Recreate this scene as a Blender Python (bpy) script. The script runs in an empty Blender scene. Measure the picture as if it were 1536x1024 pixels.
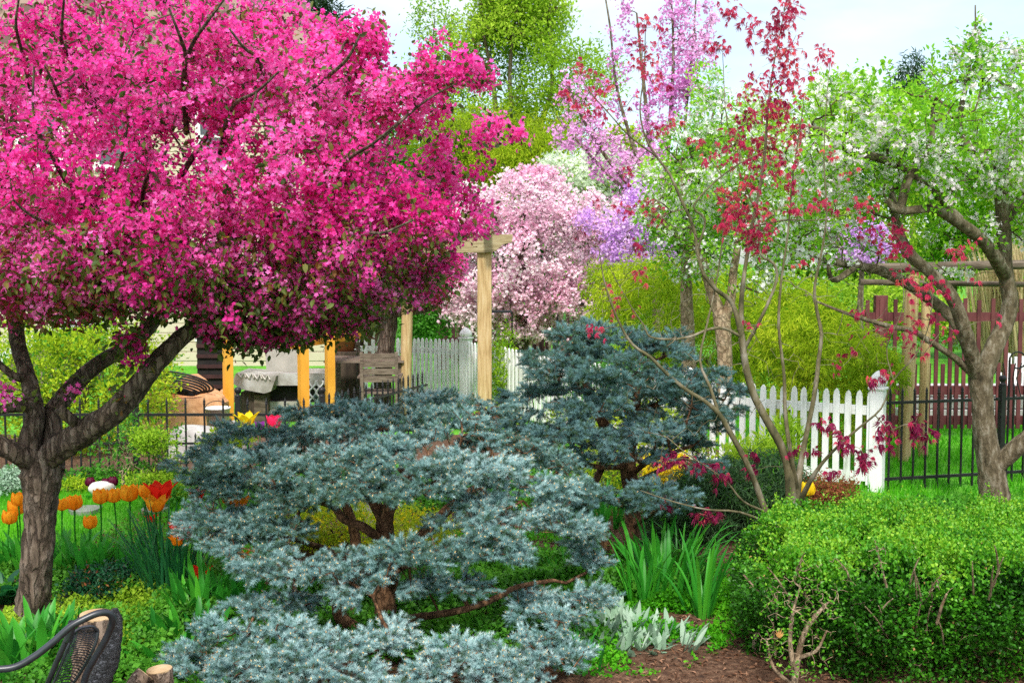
import bpy, math, random
import numpy as np

# ------------------------------------------------------------------ camera, world, sun, exposure
scene = bpy.context.scene
CAM_H, FPX, PITCH = 2.1, 1700.0, math.atan(112 / 1700.0)
cam_d = bpy.data.cameras.new('camera'); cam = bpy.data.objects.new('camera', cam_d)
scene.collection.objects.link(cam); scene.camera = cam
cam.location = (0, 0, CAM_H); cam.rotation_euler = (math.pi / 2 - PITCH, 0, 0)
cam_d.sensor_width = 36; cam_d.lens = 36 * FPX / 1536; cam_d.clip_start = 0.1; cam_d.clip_end = 1500

SUN_EL, SUN_AZ = math.radians(48), math.radians(184)      # azimuth clockwise from +Y: behind the camera, to the left
sun_dir = (math.sin(SUN_AZ) * math.cos(SUN_EL), math.cos(SUN_AZ) * math.cos(SUN_EL), math.sin(SUN_EL))
sun_d = bpy.data.lights.new('sun', 'SUN'); sun_d.energy = 2.6; sun_d.angle = math.radians(7); sun_d.color = (1, .95, .87)
sun = bpy.data.objects.new('sun', sun_d); scene.collection.objects.link(sun)
sun.location = (-8, -8, 14)
from mathutils import Vector
sun.rotation_euler = Vector(sun_dir).to_track_quat('Z', 'Y').to_euler()

world = bpy.data.worlds.new('World'); scene.world = world; world.use_nodes = True
wn, wl = world.node_tree.nodes, world.node_tree.links
wn.clear()
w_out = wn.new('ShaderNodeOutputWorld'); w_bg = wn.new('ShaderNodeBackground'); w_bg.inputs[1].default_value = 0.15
sky = wn.new('ShaderNodeTexSky'); sky.sky_type = 'NISHITA'; sky.sun_disc = False
sky.sun_elevation = SUN_EL; sky.sun_rotation = SUN_AZ; sky.air_density = 1.0; sky.dust_density = 1.5
w_tc = wn.new('ShaderNodeTexCoord'); w_map = wn.new('ShaderNodeMapping'); w_map.inputs['Scale'].default_value = (1.6, 1.6, 4.5)
w_n = wn.new('ShaderNodeTexNoise'); w_n.inputs['Scale'].default_value = 1.5; w_n.inputs['Detail'].default_value = 7; w_n.inputs['Roughness'].default_value = .55
w_r = wn.new('ShaderNodeValToRGB'); w_r.color_ramp.elements[0].position = .40; w_r.color_ramp.elements[0].color = (.12, .12, .12, 1)
w_r.color_ramp.elements[1].position = .60; w_r.color_ramp.elements[1].color = (.93, .93, .93, 1)
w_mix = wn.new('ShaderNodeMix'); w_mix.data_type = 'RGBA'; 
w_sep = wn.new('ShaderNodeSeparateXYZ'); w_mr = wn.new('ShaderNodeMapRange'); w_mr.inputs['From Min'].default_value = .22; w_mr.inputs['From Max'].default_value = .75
w_c = wn.new('ShaderNodeMix'); w_c.data_type = 'RGBA'; w_c.inputs[6].default_value = (4.25, 4.75, 5.0, 1); w_c.inputs[7].default_value = (10.5, 10.6, 10.6, 1)  # cloud colour raised toward the zenith, above the frame, as added fill light
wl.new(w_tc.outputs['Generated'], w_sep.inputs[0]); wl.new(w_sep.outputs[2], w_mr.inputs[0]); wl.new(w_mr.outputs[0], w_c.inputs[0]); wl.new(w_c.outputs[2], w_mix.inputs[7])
wl.new(w_tc.outputs['Generated'], w_map.inputs[0]); wl.new(w_map.outputs[0], w_n.inputs['Vector']); wl.new(w_n.outputs[0], w_r.inputs[0])
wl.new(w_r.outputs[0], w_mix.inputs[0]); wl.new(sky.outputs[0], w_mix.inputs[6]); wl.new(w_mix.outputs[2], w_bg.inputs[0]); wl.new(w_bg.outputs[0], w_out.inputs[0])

vs = scene.view_settings; vs.view_transform = 'Standard'; vs.look = 'None'; vs.gamma = 1; vs.use_curve_mapping = False
vs.exposure = 0.70
cy = scene.cycles
cy.use_denoising = False; cy.max_bounces = 7; cy.diffuse_bounces = 4; cy.glossy_bounces = 2; cy.transmission_bounces = 4
cy.transparent_max_bounces = 4; cy.use_adaptive_sampling = True; cy.adaptive_threshold = 0.02; cy.caustics_reflective = False; cy.caustics_refractive = False
cy.denoising_prefilter = 'ACCURATE'

# ------------------------------------------------------------------ helpers
RG = np.random.default_rng(11)
random.seed(5)
sp, cp = math.sin(PITCH), math.cos(PITCH)
def at(px, py, Y):
    u, v = (px - 768) / FPX, (512 - py) / FPX
    t = Y / (cp + v * sp)
    return np.array([u * t, Y, CAM_H + (-sp + v * cp) * t])
def gY(py):                                   # distance at which the flat ground shows at this height of the photo
    v = (512 - py) / FPX
    return CAM_H / (sp - v * cp) * (cp + v * sp)
def nrm(a):
    a = np.asarray(a, float)
    return a / np.maximum(np.linalg.norm(a, axis=-1, keepdims=True), 1e-9)
def frame(y, z):                              # columns X, Y, Z; Y exact, Z as near as can be
    y = nrm(y); z = np.asarray(z, float); z = z - (z * y).sum(-1, keepdims=True) * y; z = nrm(z)
    return np.stack([np.cross(y, z), y, z], -1)
def frame_z(z, g=None):
    z = nrm(z); r = (g or RG).normal(size=z.shape); r = nrm(r - (r * z).sum(-1, keepdims=True) * z)
    return np.stack([np.cross(r, z), r, z], -1)
def clump(p, f=1.0, s=0.0):                    # smooth 0..1 field in space
    x, y, z = p[:, 0] * f + s, p[:, 1] * f + 1.7 * s, p[:, 2] * f + .6 * s
    v = np.sin(x * 2.1 + 1.3 * np.sin(y * 1.7 + z)) + np.sin(y * 2.7 + 1.9 * np.sin(z * 1.9 + x)) + np.sin(z * 3.1 + 1.1 * np.sin(x * 2.3 - y))
    return np.clip(v / 6 + .5, 0, 1)

class MB:
    def __init__(s): s.V = []; s.F = []; s.n = 0
    def add(s, V, F, rnd=None):               # F (m, k) indices local to V
        V = np.asarray(V, float).reshape(-1, 3); F = np.asarray(F, int)
        r = np.full(len(F), .5) if rnd is None else (np.full(len(F), float(rnd)) if np.isscalar(rnd) else np.asarray(rnd, float))
        s.V.append(V); s.F.append((F + s.n, r)); s.n += len(V)
    def inst(s, T, pos, R, sc, rnd):          # T = (verts, [faces...][, shade offsets]); many copies of a leaf-sized template
        TV, TF = T[:2]; pos = np.asarray(pos, float); N = len(pos)
        if N == 0: return
        sc = np.asarray(sc, float)
        loc = TV[None] * (sc[:, None, None] if sc.ndim == 1 else sc[:, None, :])
        W = np.einsum('nij,nkj->nki', R, loc) + pos[:, None]
        base = (np.arange(N) * len(TV))[:, None, None]
        s.V.append(W.reshape(-1, 3))
        for F in TF:
            F = np.asarray(F)
            rr = np.repeat(rnd, len(F)) if len(T) < 3 else np.clip((np.asarray(rnd)[:, None] + T[2][None]).ravel(), 0, 1)
            s.F.append(((F[None] + base).reshape(-1, F.shape[1]) + s.n, rr))
        s.n += N * len(TV)
    def tube(s, P, r, seg=6, rnd=.5, cap=True, wob=0, flat=1.0, up=None):
        P = np.asarray(P, float); n = len(P); r = np.broadcast_to(np.asarray(r, float), (n,))
        T = np.gradient(P, axis=0); T = nrm(T)
        u = np.array([0, 0, 1.]) if up is None else np.asarray(up, float)
        if abs(T[0] @ u) > .95: u = np.array([1., 0, 0])
        A = np.zeros((n, 3)); a = nrm(u - (u @ T[0]) * T[0])
        for i in range(n):
            a = a - (a @ T[i]) * T[i]; a = nrm(a); A[i] = a
        B = np.cross(T, A)
        th = np.arange(seg) * 2 * np.pi / seg
        rr = r[:, None] * np.ones(seg)
        if wob:
            q = RG.uniform(0, 6, 4)
            t = np.arange(n)[:, None]
            rr = rr * (1 + wob * (np.sin(th * 3 + q[0] + t * .35) * .45 + np.sin(th * 5 + q[1] - t * .5) * .35) + wob * .5 * RG.normal(size=(n, seg)))
        V = P[:, None] + rr[..., None] * (np.cos(th)[None, :, None] * A[:, None] * flat + np.sin(th)[None, :, None] * B[:, None])
        i = np.arange(n - 1)[:, None]; j = np.arange(seg)[None]; k = (j + 1) % seg
        F = np.stack([i * seg + j, i * seg + k, (i + 1) * seg + k, (i + 1) * seg + j], -1).reshape(-1, 4)
        V = V.reshape(-1, 3)
        s.add(V, F, rnd)
        if cap:
            for e, o in ((0, 1), (n - 1, 0)):
                c = np.vstack([P[e], V[e * seg:(e + 1) * seg]])
                f = [[0, 1 + j, 1 + (j + 1) % seg] if o == 0 else [0, 1 + (j + 1) % seg, 1 + j] for j in range(seg)]
                s.add(c, f, rnd)
    def box(s, c, d, rz=0, ry=0, rx=0, rnd=.5, bev=0):
        x, y, z = np.array(d) / 2
        if bev:
            b = min(bev, x * .45, y * .45, z * .45)
            V = []
            for zz, i in ((-z, b), (-z + b, 0), (z - b, 0), (z, b)):
                X, Y = x - i, y - i
                q = b if i == 0 else b * .4
                V += [(-X + q, -Y, zz), (X - q, -Y, zz), (X, -Y + q, zz), (X, Y - q, zz), (X - q, Y, zz), (-X + q, Y, zz), (-X, Y - q, zz), (-X, -Y + q, zz)]
            V = np.array(V); F4 = [[a * 8 + j, a * 8 + (j + 1) % 8, (a + 1) * 8 + (j + 1) % 8, (a + 1) * 8 + j] for a in range(3) for j in range(8)]
            Fs = [F4, [[7, 6, 5, 4, 3, 2, 1, 0]], [[24 + j for j in range(8)]]]
        else:
            V = np.array([(-x, -y, -z), (x, -y, -z), (x, y, -z), (-x, y, -z), (-x, -y, z), (x, -y, z), (x, y, z), (-x, y, z)])
            Fs = [[[0, 3, 2, 1], [4, 5, 6, 7], [0, 1, 5, 4], [1, 2, 6, 5], [2, 3, 7, 6], [3, 0, 4, 7]]]
        def rot(a, i, j):
            M = np.eye(3); M[i, i] = M[j, j] = math.cos(a); M[i, j] = -math.sin(a); M[j, i] = math.sin(a); return M
        M = rot(rz, 0, 1) @ rot(ry, 2, 0) @ rot(rx, 1, 2)
        V = V @ M.T + np.asarray(c)
        b0 = s.n; s.V.append(V); s.n += len(V)
        for F in Fs: s.F.append((np.array(F) + b0, np.full(len(F), float(rnd))))
    def lathe(s, prof, c, seg=12, rnd=.5, axis=None):
        prof = np.array(prof, float); n = len(prof); th = np.arange(seg) * 2 * np.pi / seg
        V = np.stack([prof[:, 0, None] * np.cos(th), prof[:, 0, None] * np.sin(th), prof[:, 1, None] + 0 * th], -1).reshape(-1, 3)
        if axis is not None: V = V @ frame(np.array([0, 1., 0]) + 0 * np.array(axis), axis).T
        i = np.arange(n - 1)[:, None]; j = np.arange(seg)[None]; k = (j + 1) % seg
        F = np.stack([i * seg + j, i * seg + k, (i + 1) * seg + k, (i + 1) * seg + j], -1).reshape(-1, 4)
        s.add(V + np.asarray(c), F, rnd)
    def prism(s, poly, d0, d1, M=None, o=(0, 0, 0), rnd=.5):   # poly in local x,z; thickness along local y
        p = np.array(poly, float); n = len(p)
        V = np.vstack([np.c_[p[:, 0], np.full(n, d0), p[:, 1]], np.c_[p[:, 0], np.full(n, d1), p[:, 1]]])
        if M is not None: V = V @ np.asarray(M).T
        V = V + np.asarray(o)
        b0 = s.n; s.V.append(V); s.n += 2 * n
        s.F.append((np.array([[i, (i + 1) % n, n + (i + 1) % n, n + i] for i in range(n)]) + b0, np.full(n, float(rnd))))
        s.F.append((np.array([list(range(n))[::-1]]) + b0, np.full(1, float(rnd)))); s.F.append((np.array([list(range(n, 2 * n))]) + b0, np.full(1, float(rnd))))
    def build(s, name, mat, parent=None, smooth=False):
        V = np.vstack(s.V); me = bpy.data.meshes.new(name)
        me.vertices.add(len(V)); me.vertices.foreach_set('co', V.astype(np.float32).ravel())
        lv = np.concatenate([F.ravel() for F, _ in s.F]); tot = np.concatenate([np.full(len(F), F.shape[1]) for F, _ in s.F])
        st = np.concatenate([[0], np.cumsum(tot)[:-1]])
        me.loops.add(len(lv)); me.loops.foreach_set('vertex_index', lv.astype(np.int32))
        me.polygons.add(len(tot)); me.polygons.foreach_set('loop_start', st.astype(np.int32)); me.polygons.foreach_set('loop_total', tot.astype(np.int32))
        at_ = me.attributes.new('rnd', 'FLOAT', 'FACE'); at_.data.foreach_set('value', np.concatenate([r for _, r in s.F]).astype(np.float32))
        me.polygons.foreach_set('use_smooth', np.full(len(tot), bool(smooth)))
        me.materials.append(mat); me.update(calc_edges=True)
        o = bpy.data.objects.new(name, me); scene.collection.objects.link(o)
        if parent is not None:
            o.parent = parent; o.matrix_parent_inverse.identity()
            if parent.get('base') is not None:
                b = parent['base']; o.location = (-b[0], -b[1], -b[2])
        return o
def tag(o, label, cat, group=None, kind=None):
    if label: o['label'] = label
    if cat: o['category'] = cat
    if group: o['group'] = group
    if kind: o['kind'] = kind
    return o
def thing(name, label, cat, base=(0, 0, 0), group=None):       # an Empty at the thing's base; parts are meshed in world coordinates
    o = bpy.data.objects.new(name, None); scene.collection.objects.link(o); o.location = tuple(float(v) for v in base)
    o['base'] = [float(v) for v in base]; o.empty_display_size = .1
    return tag(o, label, cat, group)
def copy_thing(o, loc, rz=0, sc=1, label=None):
    c = o.copy(); scene.collection.objects.link(c); c.location = loc; c.rotation_euler = (0, 0, rz); c.scale = (sc, sc, sc)
    if label: c['label'] = label
    for ch in list(o.children):
        d = ch.copy(); scene.collection.objects.link(d); d.parent = c
        for g in list(ch.children):
            e = g.copy(); scene.collection.objects.link(e); e.parent = d
    return c
def struct(name, mb, mat, smooth=False):
    o = mb.build(name, mat, None, smooth); o['kind'] = 'structure'; return o

# ------------------------------------------------------------------ materials
def newmat(name):
    m = bpy.data.materials.new(name); m.use_nodes = True; n = m.node_tree.nodes; n.clear()
    o = n.new('ShaderNodeOutputMaterial'); return m, n, m.node_tree.links, o
def ramp(n, cols, interp='LINEAR'):
    r = n.new('ShaderNodeValToRGB'); e = r.color_ramp.elements; r.color_ramp.interpolation = interp
    k = len(cols)
    for i, c in enumerate(cols):
        p, c = (c if isinstance(c[0], (int, float)) and len(c) == 2 else (i / max(1, k - 1), c))
        if i < 2: el = e[i]; el.position = p
        else: el = e.new(p)
        el.color = (*c, 1)
    return r
def leafmat(name, cols, trans=.35, spec=.25, rough=.5, tcol=1.25):
    m, n, l, o = newmat(name)
    a = n.new('ShaderNodeAttribute'); a.attribute_name = 'rnd'; r = ramp(n, cols); l.new(a.outputs['Fac'], r.inputs[0])
    if spec > 0:
        p = n.new('ShaderNodeBsdfPrincipled'); p.inputs['Roughness'].default_value = rough; p.inputs['Specular IOR Level'].default_value = spec
    else:
        p = n.new('ShaderNodeBsdfDiffuse')
    l.new(r.outputs[0], p.inputs[0])
    if trans > 0:
        t = n.new('ShaderNodeBsdfTranslucent'); mx = n.new('ShaderNodeMixShader'); mx.inputs[0].default_value = trans
        v = n.new('ShaderNodeVectorMath'); v.operation = 'SCALE'; v.inputs[3].default_value = tcol
        l.new(r.outputs[0], v.inputs[0]); l.new(v.outputs[0], t.inputs[0]); l.new(p.outputs[0], mx.inputs[1]); l.new(t.outputs[0], mx.inputs[2]); l.new(mx.outputs[0], o.inputs[0])
    else: l.new(p.outputs[0], o.inputs[0])
    return m
def surf(name, cols, scale=8, detail=6, stretch=(1, 1, 1), rough=.8, bump=.3, bdist=.01, metal=0, vor=False, spec=.3, rndmix=0, coord='Object', pos=(.3, .7)):
    m, n, l, o = newmat(name)
    tc = n.new('ShaderNodeTexCoord'); mp = n.new('ShaderNodeMapping'); mp.inputs['Scale'].default_value = stretch; l.new(tc.outputs[coord], mp.inputs[0])
    t = n.new('ShaderNodeTexNoise'); t.inputs['Scale'].default_value = scale; t.inputs['Detail'].default_value = detail; t.inputs['Roughness'].default_value = .6
    l.new(mp.outputs[0], t.inputs['Vector'])
    k = len(cols); cc = [(pos[0] + (pos[1] - pos[0]) * i / max(1, k - 1), c) for i, c in enumerate(cols)]
    r = ramp(n, cc); fac = t.outputs[0]
    if rndmix:
        a = n.new('ShaderNodeAttribute'); a.attribute_name = 'rnd'; q = n.new('ShaderNodeMath'); q.operation = 'MULTIPLY_ADD'; q.inputs[1].default_value = rndmix
        sb = n.new('ShaderNodeMath'); sb.operation = 'SUBTRACT'; sb.inputs[1].default_value = .5
        l.new(a.outputs['Fac'], sb.inputs[0]); l.new(sb.outputs[0], q.inputs[0]); l.new(t.outputs[0], q.inputs[2]); fac = q.outputs[0]
    l.new(fac, r.inputs[0])
    p = n.new('ShaderNodeBsdfPrincipled'); p.inputs['Roughness'].default_value = rough; p.inputs['Metallic'].default_value = metal; p.inputs['Specular IOR Level'].default_value = spec
    l.new(r.outputs[0], p.inputs[0])
    if bump:
        b = n.new('ShaderNodeBump'); b.inputs['Strength'].default_value = bump; b.inputs['Distance'].default_value = bdist
        if vor:
            v = n.new('ShaderNodeTexVoronoi'); v.feature = 'DISTANCE_TO_EDGE'; v.inputs['Scale'].default_value = scale * 1.2
            wv = n.new('ShaderNodeMix'); wv.data_type = 'RGBA'; wv.inputs[0].default_value = .12; l.new(mp.outputs[0], wv.inputs[6]); l.new(t.outputs['Color'], wv.inputs[7]); l.new(wv.outputs[2], v.inputs['Vector'])
            vr = n.new('ShaderNodeValToRGB'); vr.color_ramp.elements[1].position = .16; l.new(v.outputs['Distance'], vr.inputs[0])
            ad = n.new('ShaderNodeMath'); ad.operation = 'MULTIPLY_ADD'; ad.inputs[1].default_value = .6; l.new(vr.outputs[0], ad.inputs[0]); l.new(t.outputs[0], ad.inputs[2]); l.new(ad.outputs[0], b.inputs['Height'])
            # fissures of the bark are tinted darker than the plates
            mm = n.new('ShaderNodeMix'); mm.data_type = 'RGBA'; mm.blend_type = 'MULTIPLY'; mm.inputs[0].default_value = .75
            r2 = ramp(n, [(0., (.42, .38, .34)), (.2, (1, 1, 1))]); l.new(v.outputs['Distance'], r2.inputs[0]); l.new(r.outputs[0], mm.inputs[6]); l.new(r2.outputs[0], mm.inputs[7]); l.new(mm.outputs[2], p.inputs[0])
        else: l.new(t.outputs[0], b.inputs['Height'])
        l.new(b.outputs[0], p.inputs['Normal'])
    l.new(p.outputs[0], o.inputs[0])
    return m

M = {}
M['crab_pink'] = leafmat('crab_pink', [(.67, .018, .25), (.88, .065, .43), (.94, .14, .56), (.95, .30, .71)], trans=.5, spec=0, tcol=1.2)
M['crab_bud'] = leafmat('crab_bud', [(.5, .01, .07), (.7, .02, .14)], trans=.2, spec=0)
M['crab_leaf'] = leafmat('crab_leaf', [(.035, .06, .012), (.07, .12, .02), (.13, .17, .03), (.20, .07, .02)], trans=.3, spec=.3)
M['bark_crab'] = surf('bark_crab', [(.055, .038, .028), (.15, .11, .08), (.26, .21, .17)], 10, 8, (2.2, 2.2, .55), .9, .9, .03, vor=True)
M['bark_grey'] = surf('bark_grey', [(.035, .027, .014), (.12, .095, .055), (.27, .24, .18)], 22, 10, (1, 1, .45), .9, 1, .03)
M['bark_tan'] = surf('bark_tan', [(.20, .13, .07), (.38, .28, .18), (.5, .4, .28)], 14, 8, (1, 1, .6), .9, .7, .02, vor=True)
M['bark_maple'] = surf('bark_maple', [(.05, .05, .02), (.13, .11, .055), (.27, .24, .19)], 14, 5, (1, 1, .5), .75, .4, .006)
M['bark_twig'] = surf('bark_twig', [(.05, .03, .02), (.13, .085, .055)], 20, 3, (1, 1, 1), .85, 0)
M['bark_spruce'] = surf('bark_spruce', [(.06, .03, .014), (.17, .085, .04), (.27, .15, .08)], 22, 8, (1, 1, .6), .9, .8, .012, vor=True)
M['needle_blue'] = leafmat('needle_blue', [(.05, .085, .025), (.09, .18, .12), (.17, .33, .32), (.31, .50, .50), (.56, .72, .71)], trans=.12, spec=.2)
M['needle_dark'] = leafmat('needle_dark', [(.06, .10, .03), (.08, .17, .11), (.14, .28, .29), (.25, .42, .44)], trans=.12, spec=.2)
M['bud_tan'] = leafmat('bud_tan', [(.45, .26, .09), (.75, .55, .26)], trans=0, spec=.1)
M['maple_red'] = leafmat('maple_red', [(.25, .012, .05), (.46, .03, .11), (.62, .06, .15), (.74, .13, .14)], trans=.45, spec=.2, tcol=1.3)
M['maple_shaded'] = leafmat('maple_shaded', [(.12, .006, .035), (.25, .015, .075), (.36, .035, .12)], trans=.35, spec=.2)
M['apple_leaf'] = leafmat('apple_leaf', [(.08, .26, .012), (.17, .42, .02), (.28, .55, .03), (.38, .62, .07)], trans=.5, spec=.08, tcol=1.35)
M['apple_white'] = leafmat('apple_white', [(.80, .68, .74), (.86, .84, .86), (.9, .9, .9)], trans=.35, spec=0, tcol=1.05)
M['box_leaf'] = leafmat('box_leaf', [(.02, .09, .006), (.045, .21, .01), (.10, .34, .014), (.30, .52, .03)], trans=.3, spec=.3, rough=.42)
M['dead_leaf'] = leafmat('dead_leaf', [(.16, .08, .03), (.38, .22, .09), (.6, .35, .12)], trans=.2, spec=.1)
M['cherry_pink'] = leafmat('cherry_pink', [(.82, .42, .60), (.9, .60, .74), (.93, .74, .82), (.93, .84, .86)], trans=.35, spec=0, tcol=1.05)
M['redbud'] = leafmat('redbud', [(.66, .22, .60), (.82, .38, .75), (.9, .55, .82)], trans=.35, spec=0, tcol=1.05)
M['lilac'] = leafmat('lilac', [(.55, .25, .72), (.72, .42, .85), (.85, .6, .9)], trans=.35, spec=0, tcol=1.05)
M['white_green'] = leafmat('white_green', [(.40, .55, .30), (.7, .78, .62), (.84, .88, .80)], trans=.35, spec=0, tcol=1.05)
M['spring_leaf'] = leafmat('spring_leaf', [(.15, .30, .015), (.30, .48, .03), (.46, .62, .06)], trans=.45, spec=.1, tcol=1.3)
M['lime_leaf'] = leafmat('lime_leaf', [(.20, .34, .012), (.36, .50, .02), (.55, .62, .04)], trans=.4, spec=.1, tcol=1.2)
M['mid_leaf'] = leafmat('mid_leaf', [(.03, .14, .01), (.07, .26, .02), (.13, .38, .03)], trans=.35, spec=.2)
M['dark_conifer'] = leafmat('dark_conifer', [(.02, .05, .02), (.04, .10, .04), (.07, .14, .05)], trans=.15, spec=.2)
M['strap'] = leafmat('strap', [(.02, .17, .018), (.045, .31, .025), (.10, .46, .03)], trans=.35, spec=.3, rough=.4)
M['strap_dark'] = leafmat('strap_dark', [(.01, .07, .03), (.02, .14, .045), (.035, .22, .05)], trans=.3, spec=.35, rough=.4)
M['grass'] = leafmat('grass', [(.04, .22, .006), (.08, .38, .01), (.17, .52, .02)], trans=.4, spec=.15)
M['lambs_ear'] = leafmat('lambs_ear', [(.16, .28, .17), (.28, .42, .29), (.42, .54, .42)], trans=.2, spec=0)
M['barberry'] = leafmat('barberry', [(.12, .03, .015), (.28, .08, .04), (.35, .2, .05)], trans=.3, spec=.1)
M['tulip_orange'] = leafmat('tulip_orange', [(.85, .24, .01), (.92, .36, .015), (.95, .48, .03)], trans=.4, spec=.1, tcol=1.1)
M['tulip_red'] = leafmat('tulip_red', [(.75, .015, .008), (.88, .03, .015), (.9, .08, .02)], trans=.4, spec=.1, tcol=1.1)
M['tulip_dark'] = leafmat('tulip_dark', [(.07, .002, .02), (.13, .004, .035)], trans=.3, spec=.2)
M['tulip_yellow'] = leafmat('tulip_yellow', [(.88, .62, .01), (.95, .75, .03)], trans=.4, spec=.1, tcol=1.1)
M['tulip_pink'] = leafmat('tulip_pink', [(.85, .02, .10), (.92, .05, .2)], trans=.4, spec=.1, tcol=1.1)
M['tulip_purple'] = leafmat('tulip_purple', [(.4, .03, .45), (.62, .1, .62)], trans=.4, spec=.1, tcol=1.1)
M['yellow_fl'] = leafmat('yellow_fl', [(.75, .55, .01), (.92, .78, .03)], trans=.3, spec=0)
M['tarp'] = leafmat('tarp', [(.6, .62, .66), (.8, .8, .8)], trans=.3, spec=.1)
M['mulch'] = surf('mulch', [(.035, .017, .01), (.11, .055, .03), (.22, .13, .08)], 30, 8, (1, 1, 1), .95, 1, .03)
M['chip'] = leafmat('chip', [(.05, .024, .014), (.16, .075, .04), (.33, .19, .12)], trans=0, spec=.05)
M['lawn'] = surf('lawn', [(.04, .16, .008), (.08, .30, .012), (.13, .40, .02)], 3, 8, (1, 1, 1), .95, .6, .03)
M['white_paint'] = surf('white_paint', [(.42, .43, .38), (.72, .72, .70), (.82, .82, .82)], 7, 9, (3, 3, .5), .6, .3, .004, rndmix=.25, pos=(.22, .55))
M['black_metal'] = surf('black_metal', [(.008, .008, .009), (.02, .02, .022)], 12, 4, rough=.4, bump=.1, bdist=.002)
M['wood_tan'] = surf('wood_tan', [(.30, .19, .08), (.46, .32, .15), (.55, .42, .24)], 7, 8, (5, 5, .5), .8, .5, .006)
M['wood_beam'] = surf('wood_beam', [(.17, .13, .07), (.33, .26, .14), (.45, .38, .24)], 7, 8, (.6, 5, 5), .85, .5, .006)
M['wood_grey'] = surf('wood_grey', [(.07, .05, .04), (.16, .12, .09), (.24, .19, .15)], 8, 8, (1, 6, 6), .85, .5, .005)
M['log_dark'] = surf('log_dark', [(.04, .03, .02), (.11, .085, .06), (.2, .16, .12)], 8, 8, (.6, 4, 4), .9, .7, .01)
M['orange_paint'] = surf('orange_paint', [(.60, .26, .02), (.72, .34, .035), (.74, .38, .06)], 5, 6, (1, 1, .4), .6, .15, .003)
M['maroon'] = surf('maroon', [(.06, .014, .016), (.105, .026, .028), (.15, .045, .045)], 8, 6, (1, 1, .4), .7, .2, .004, rndmix=.3)
M['maroon_dark'] = surf('maroon_dark', [(.03, .012, .012), (.06, .022, .02)], 8, 5, (1, 1, .4), .8, .2, .004)
M['stone'] = surf('stone', [(.16, .15, .14), (.34, .32, .30), (.5, .48, .45)], 5, 9, rough=.9, bump=.7, bdist=.03)
M['white_stone'] = surf('white_stone', [(.35, .32, .27), (.55, .52, .47), (.70, .68, .63)], 12, 8, rough=.85, bump=.6, bdist=.01)
M['metal_sheet'] = surf('metal_sheet', [(.22, .20, .17), (.42, .40, .37), (.6, .6, .6)], 5, 8, rough=.45, bump=.1, metal=.35)
M['shed_wood'] = surf('shed_wood', [(.025, .018, .014), (.07, .05, .035), (.13, .1, .07)], 5, 8, (3, 3, .6), .8, .3, .004)
M['grey_paint'] = surf('grey_paint', [(.30, .29, .25), (.42, .40, .35)], 5, 6, rough=.7, bump=.1)
M['terracotta'] = surf('terracotta', [(.42, .20, .09), (.60, .32, .16), (.7, .42, .24)], 10, 7, rough=.9, bump=.4, bdist=.01)
M['siding'] = surf('siding', [(.50, .43, .32), (.58, .51, .39)], 3, 5, rough=.8, bump=.1)
M['trim'] = surf('trim', [(.72, .72, .70), (.8, .8, .79)], 5, 4, rough=.6, bump=.05)
M['shingle'] = surf('shingle', [(.10, .065, .05), (.18, .12, .09), (.26, .18, .14)], 9, 5, (1, 1, 1), .95, .6, .02, rndmix=.8)
M['glass'] = surf('glass', [(.03, .04, .05), (.05, .06, .07)], 2, 2, rough=.08, bump=0, spec=.8)
M['dark_screen'] = surf('dark_screen', [(.008, .007, .007), (.02, .017, .015)], 10, 3, rough=.8, bump=.1)
M['log_bark'] = surf('log_bark', [(.11, .07, .045), (.26, .18, .13), (.40, .32, .26)], 16, 9, (1, 1, .35), .9, 1, .02, vor=True)
M['log_end'] = surf('log_end', [(.40, .26, .13), (.55, .40, .24)], 14, 7, rough=.9, bump=.3, bdist=.004)
M['char'] = surf('char', [(.012, .013, .016), (.035, .038, .046), (.085, .09, .11)], 30, 6, (1, 1, 1.4), .5, 1, .03, vor=True, spec=.6)
M['terr_pot'] = surf('terr_pot', [(.42, .13, .05), (.55, .2, .09)], 9, 5, rough=.8, bump=.1)
M['chair_metal'] = surf('chair_metal', [(.012, .014, .02), (.03, .034, .045)], 20, 4, rough=.35, bump=.1, bdist=.001, spec=.6)
M['meadow'] = surf('meadow', [(.32, .26, .13), (.45, .38, .2)], 2, 6, rough=1, bump=.3, bdist=.05)
M['block'] = surf('block', [(.38, .36, .36), (.55, .53, .52)], 7, 6, rough=.9, bump=.3, bdist=.01)
M['flagstone'] = surf('flagstone', [(.13, .14, .12), (.24, .25, .22)], 7, 6, rough=.9, bump=.3, bdist=.01)
M['brass'] = surf('brass', [(.5, .5, .5), (.6, .6, .6)], 7, 3, rough=.4, bump=0)

# ------------------------------------------------------------------ leaf-sized templates: Y along the leaf, Z its upper face
def A(v): return np.array(v, float)
def kite(w=.5, fold=.08, droop=.1):
    return A([(0, 0, 0), (-w / 2, .42, fold), (0, 1, -droop), (w / 2, .42, fold)]), [[[0, 3, 2], [0, 2, 1]]]
def leaf6(w=.5, fold=.07, droop=.14):
    return A([(0, 0, 0), (-w * .42, .27, fold), (-w * .42, .62, fold * .6), (0, 1, -droop), (w * .42, .62, fold * .6), (w * .42, .27, fold), (0, .5, 0)]), \
        [[[0, 5, 4, 6], [6, 4, 3, 3][:3] + [2], [0, 6, 2, 1]]]
def flower(n=5, w=.42, cup=.3):
    V = [(0, 0, 0)]; F = []
    for k in range(n):
        a = k * 2 * math.pi / n; d = [(.62, -w), (1, 0), (.62, w)]; b = len(V)
        for (r, q), z in zip(d, (cup * .5, cup, cup * .5)):
            V.append((r * math.cos(a + q * 1.25), r * math.sin(a + q * 1.25), z))
        F.append([0, b, b + 1, b + 2])
    return A(V), [F]
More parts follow.
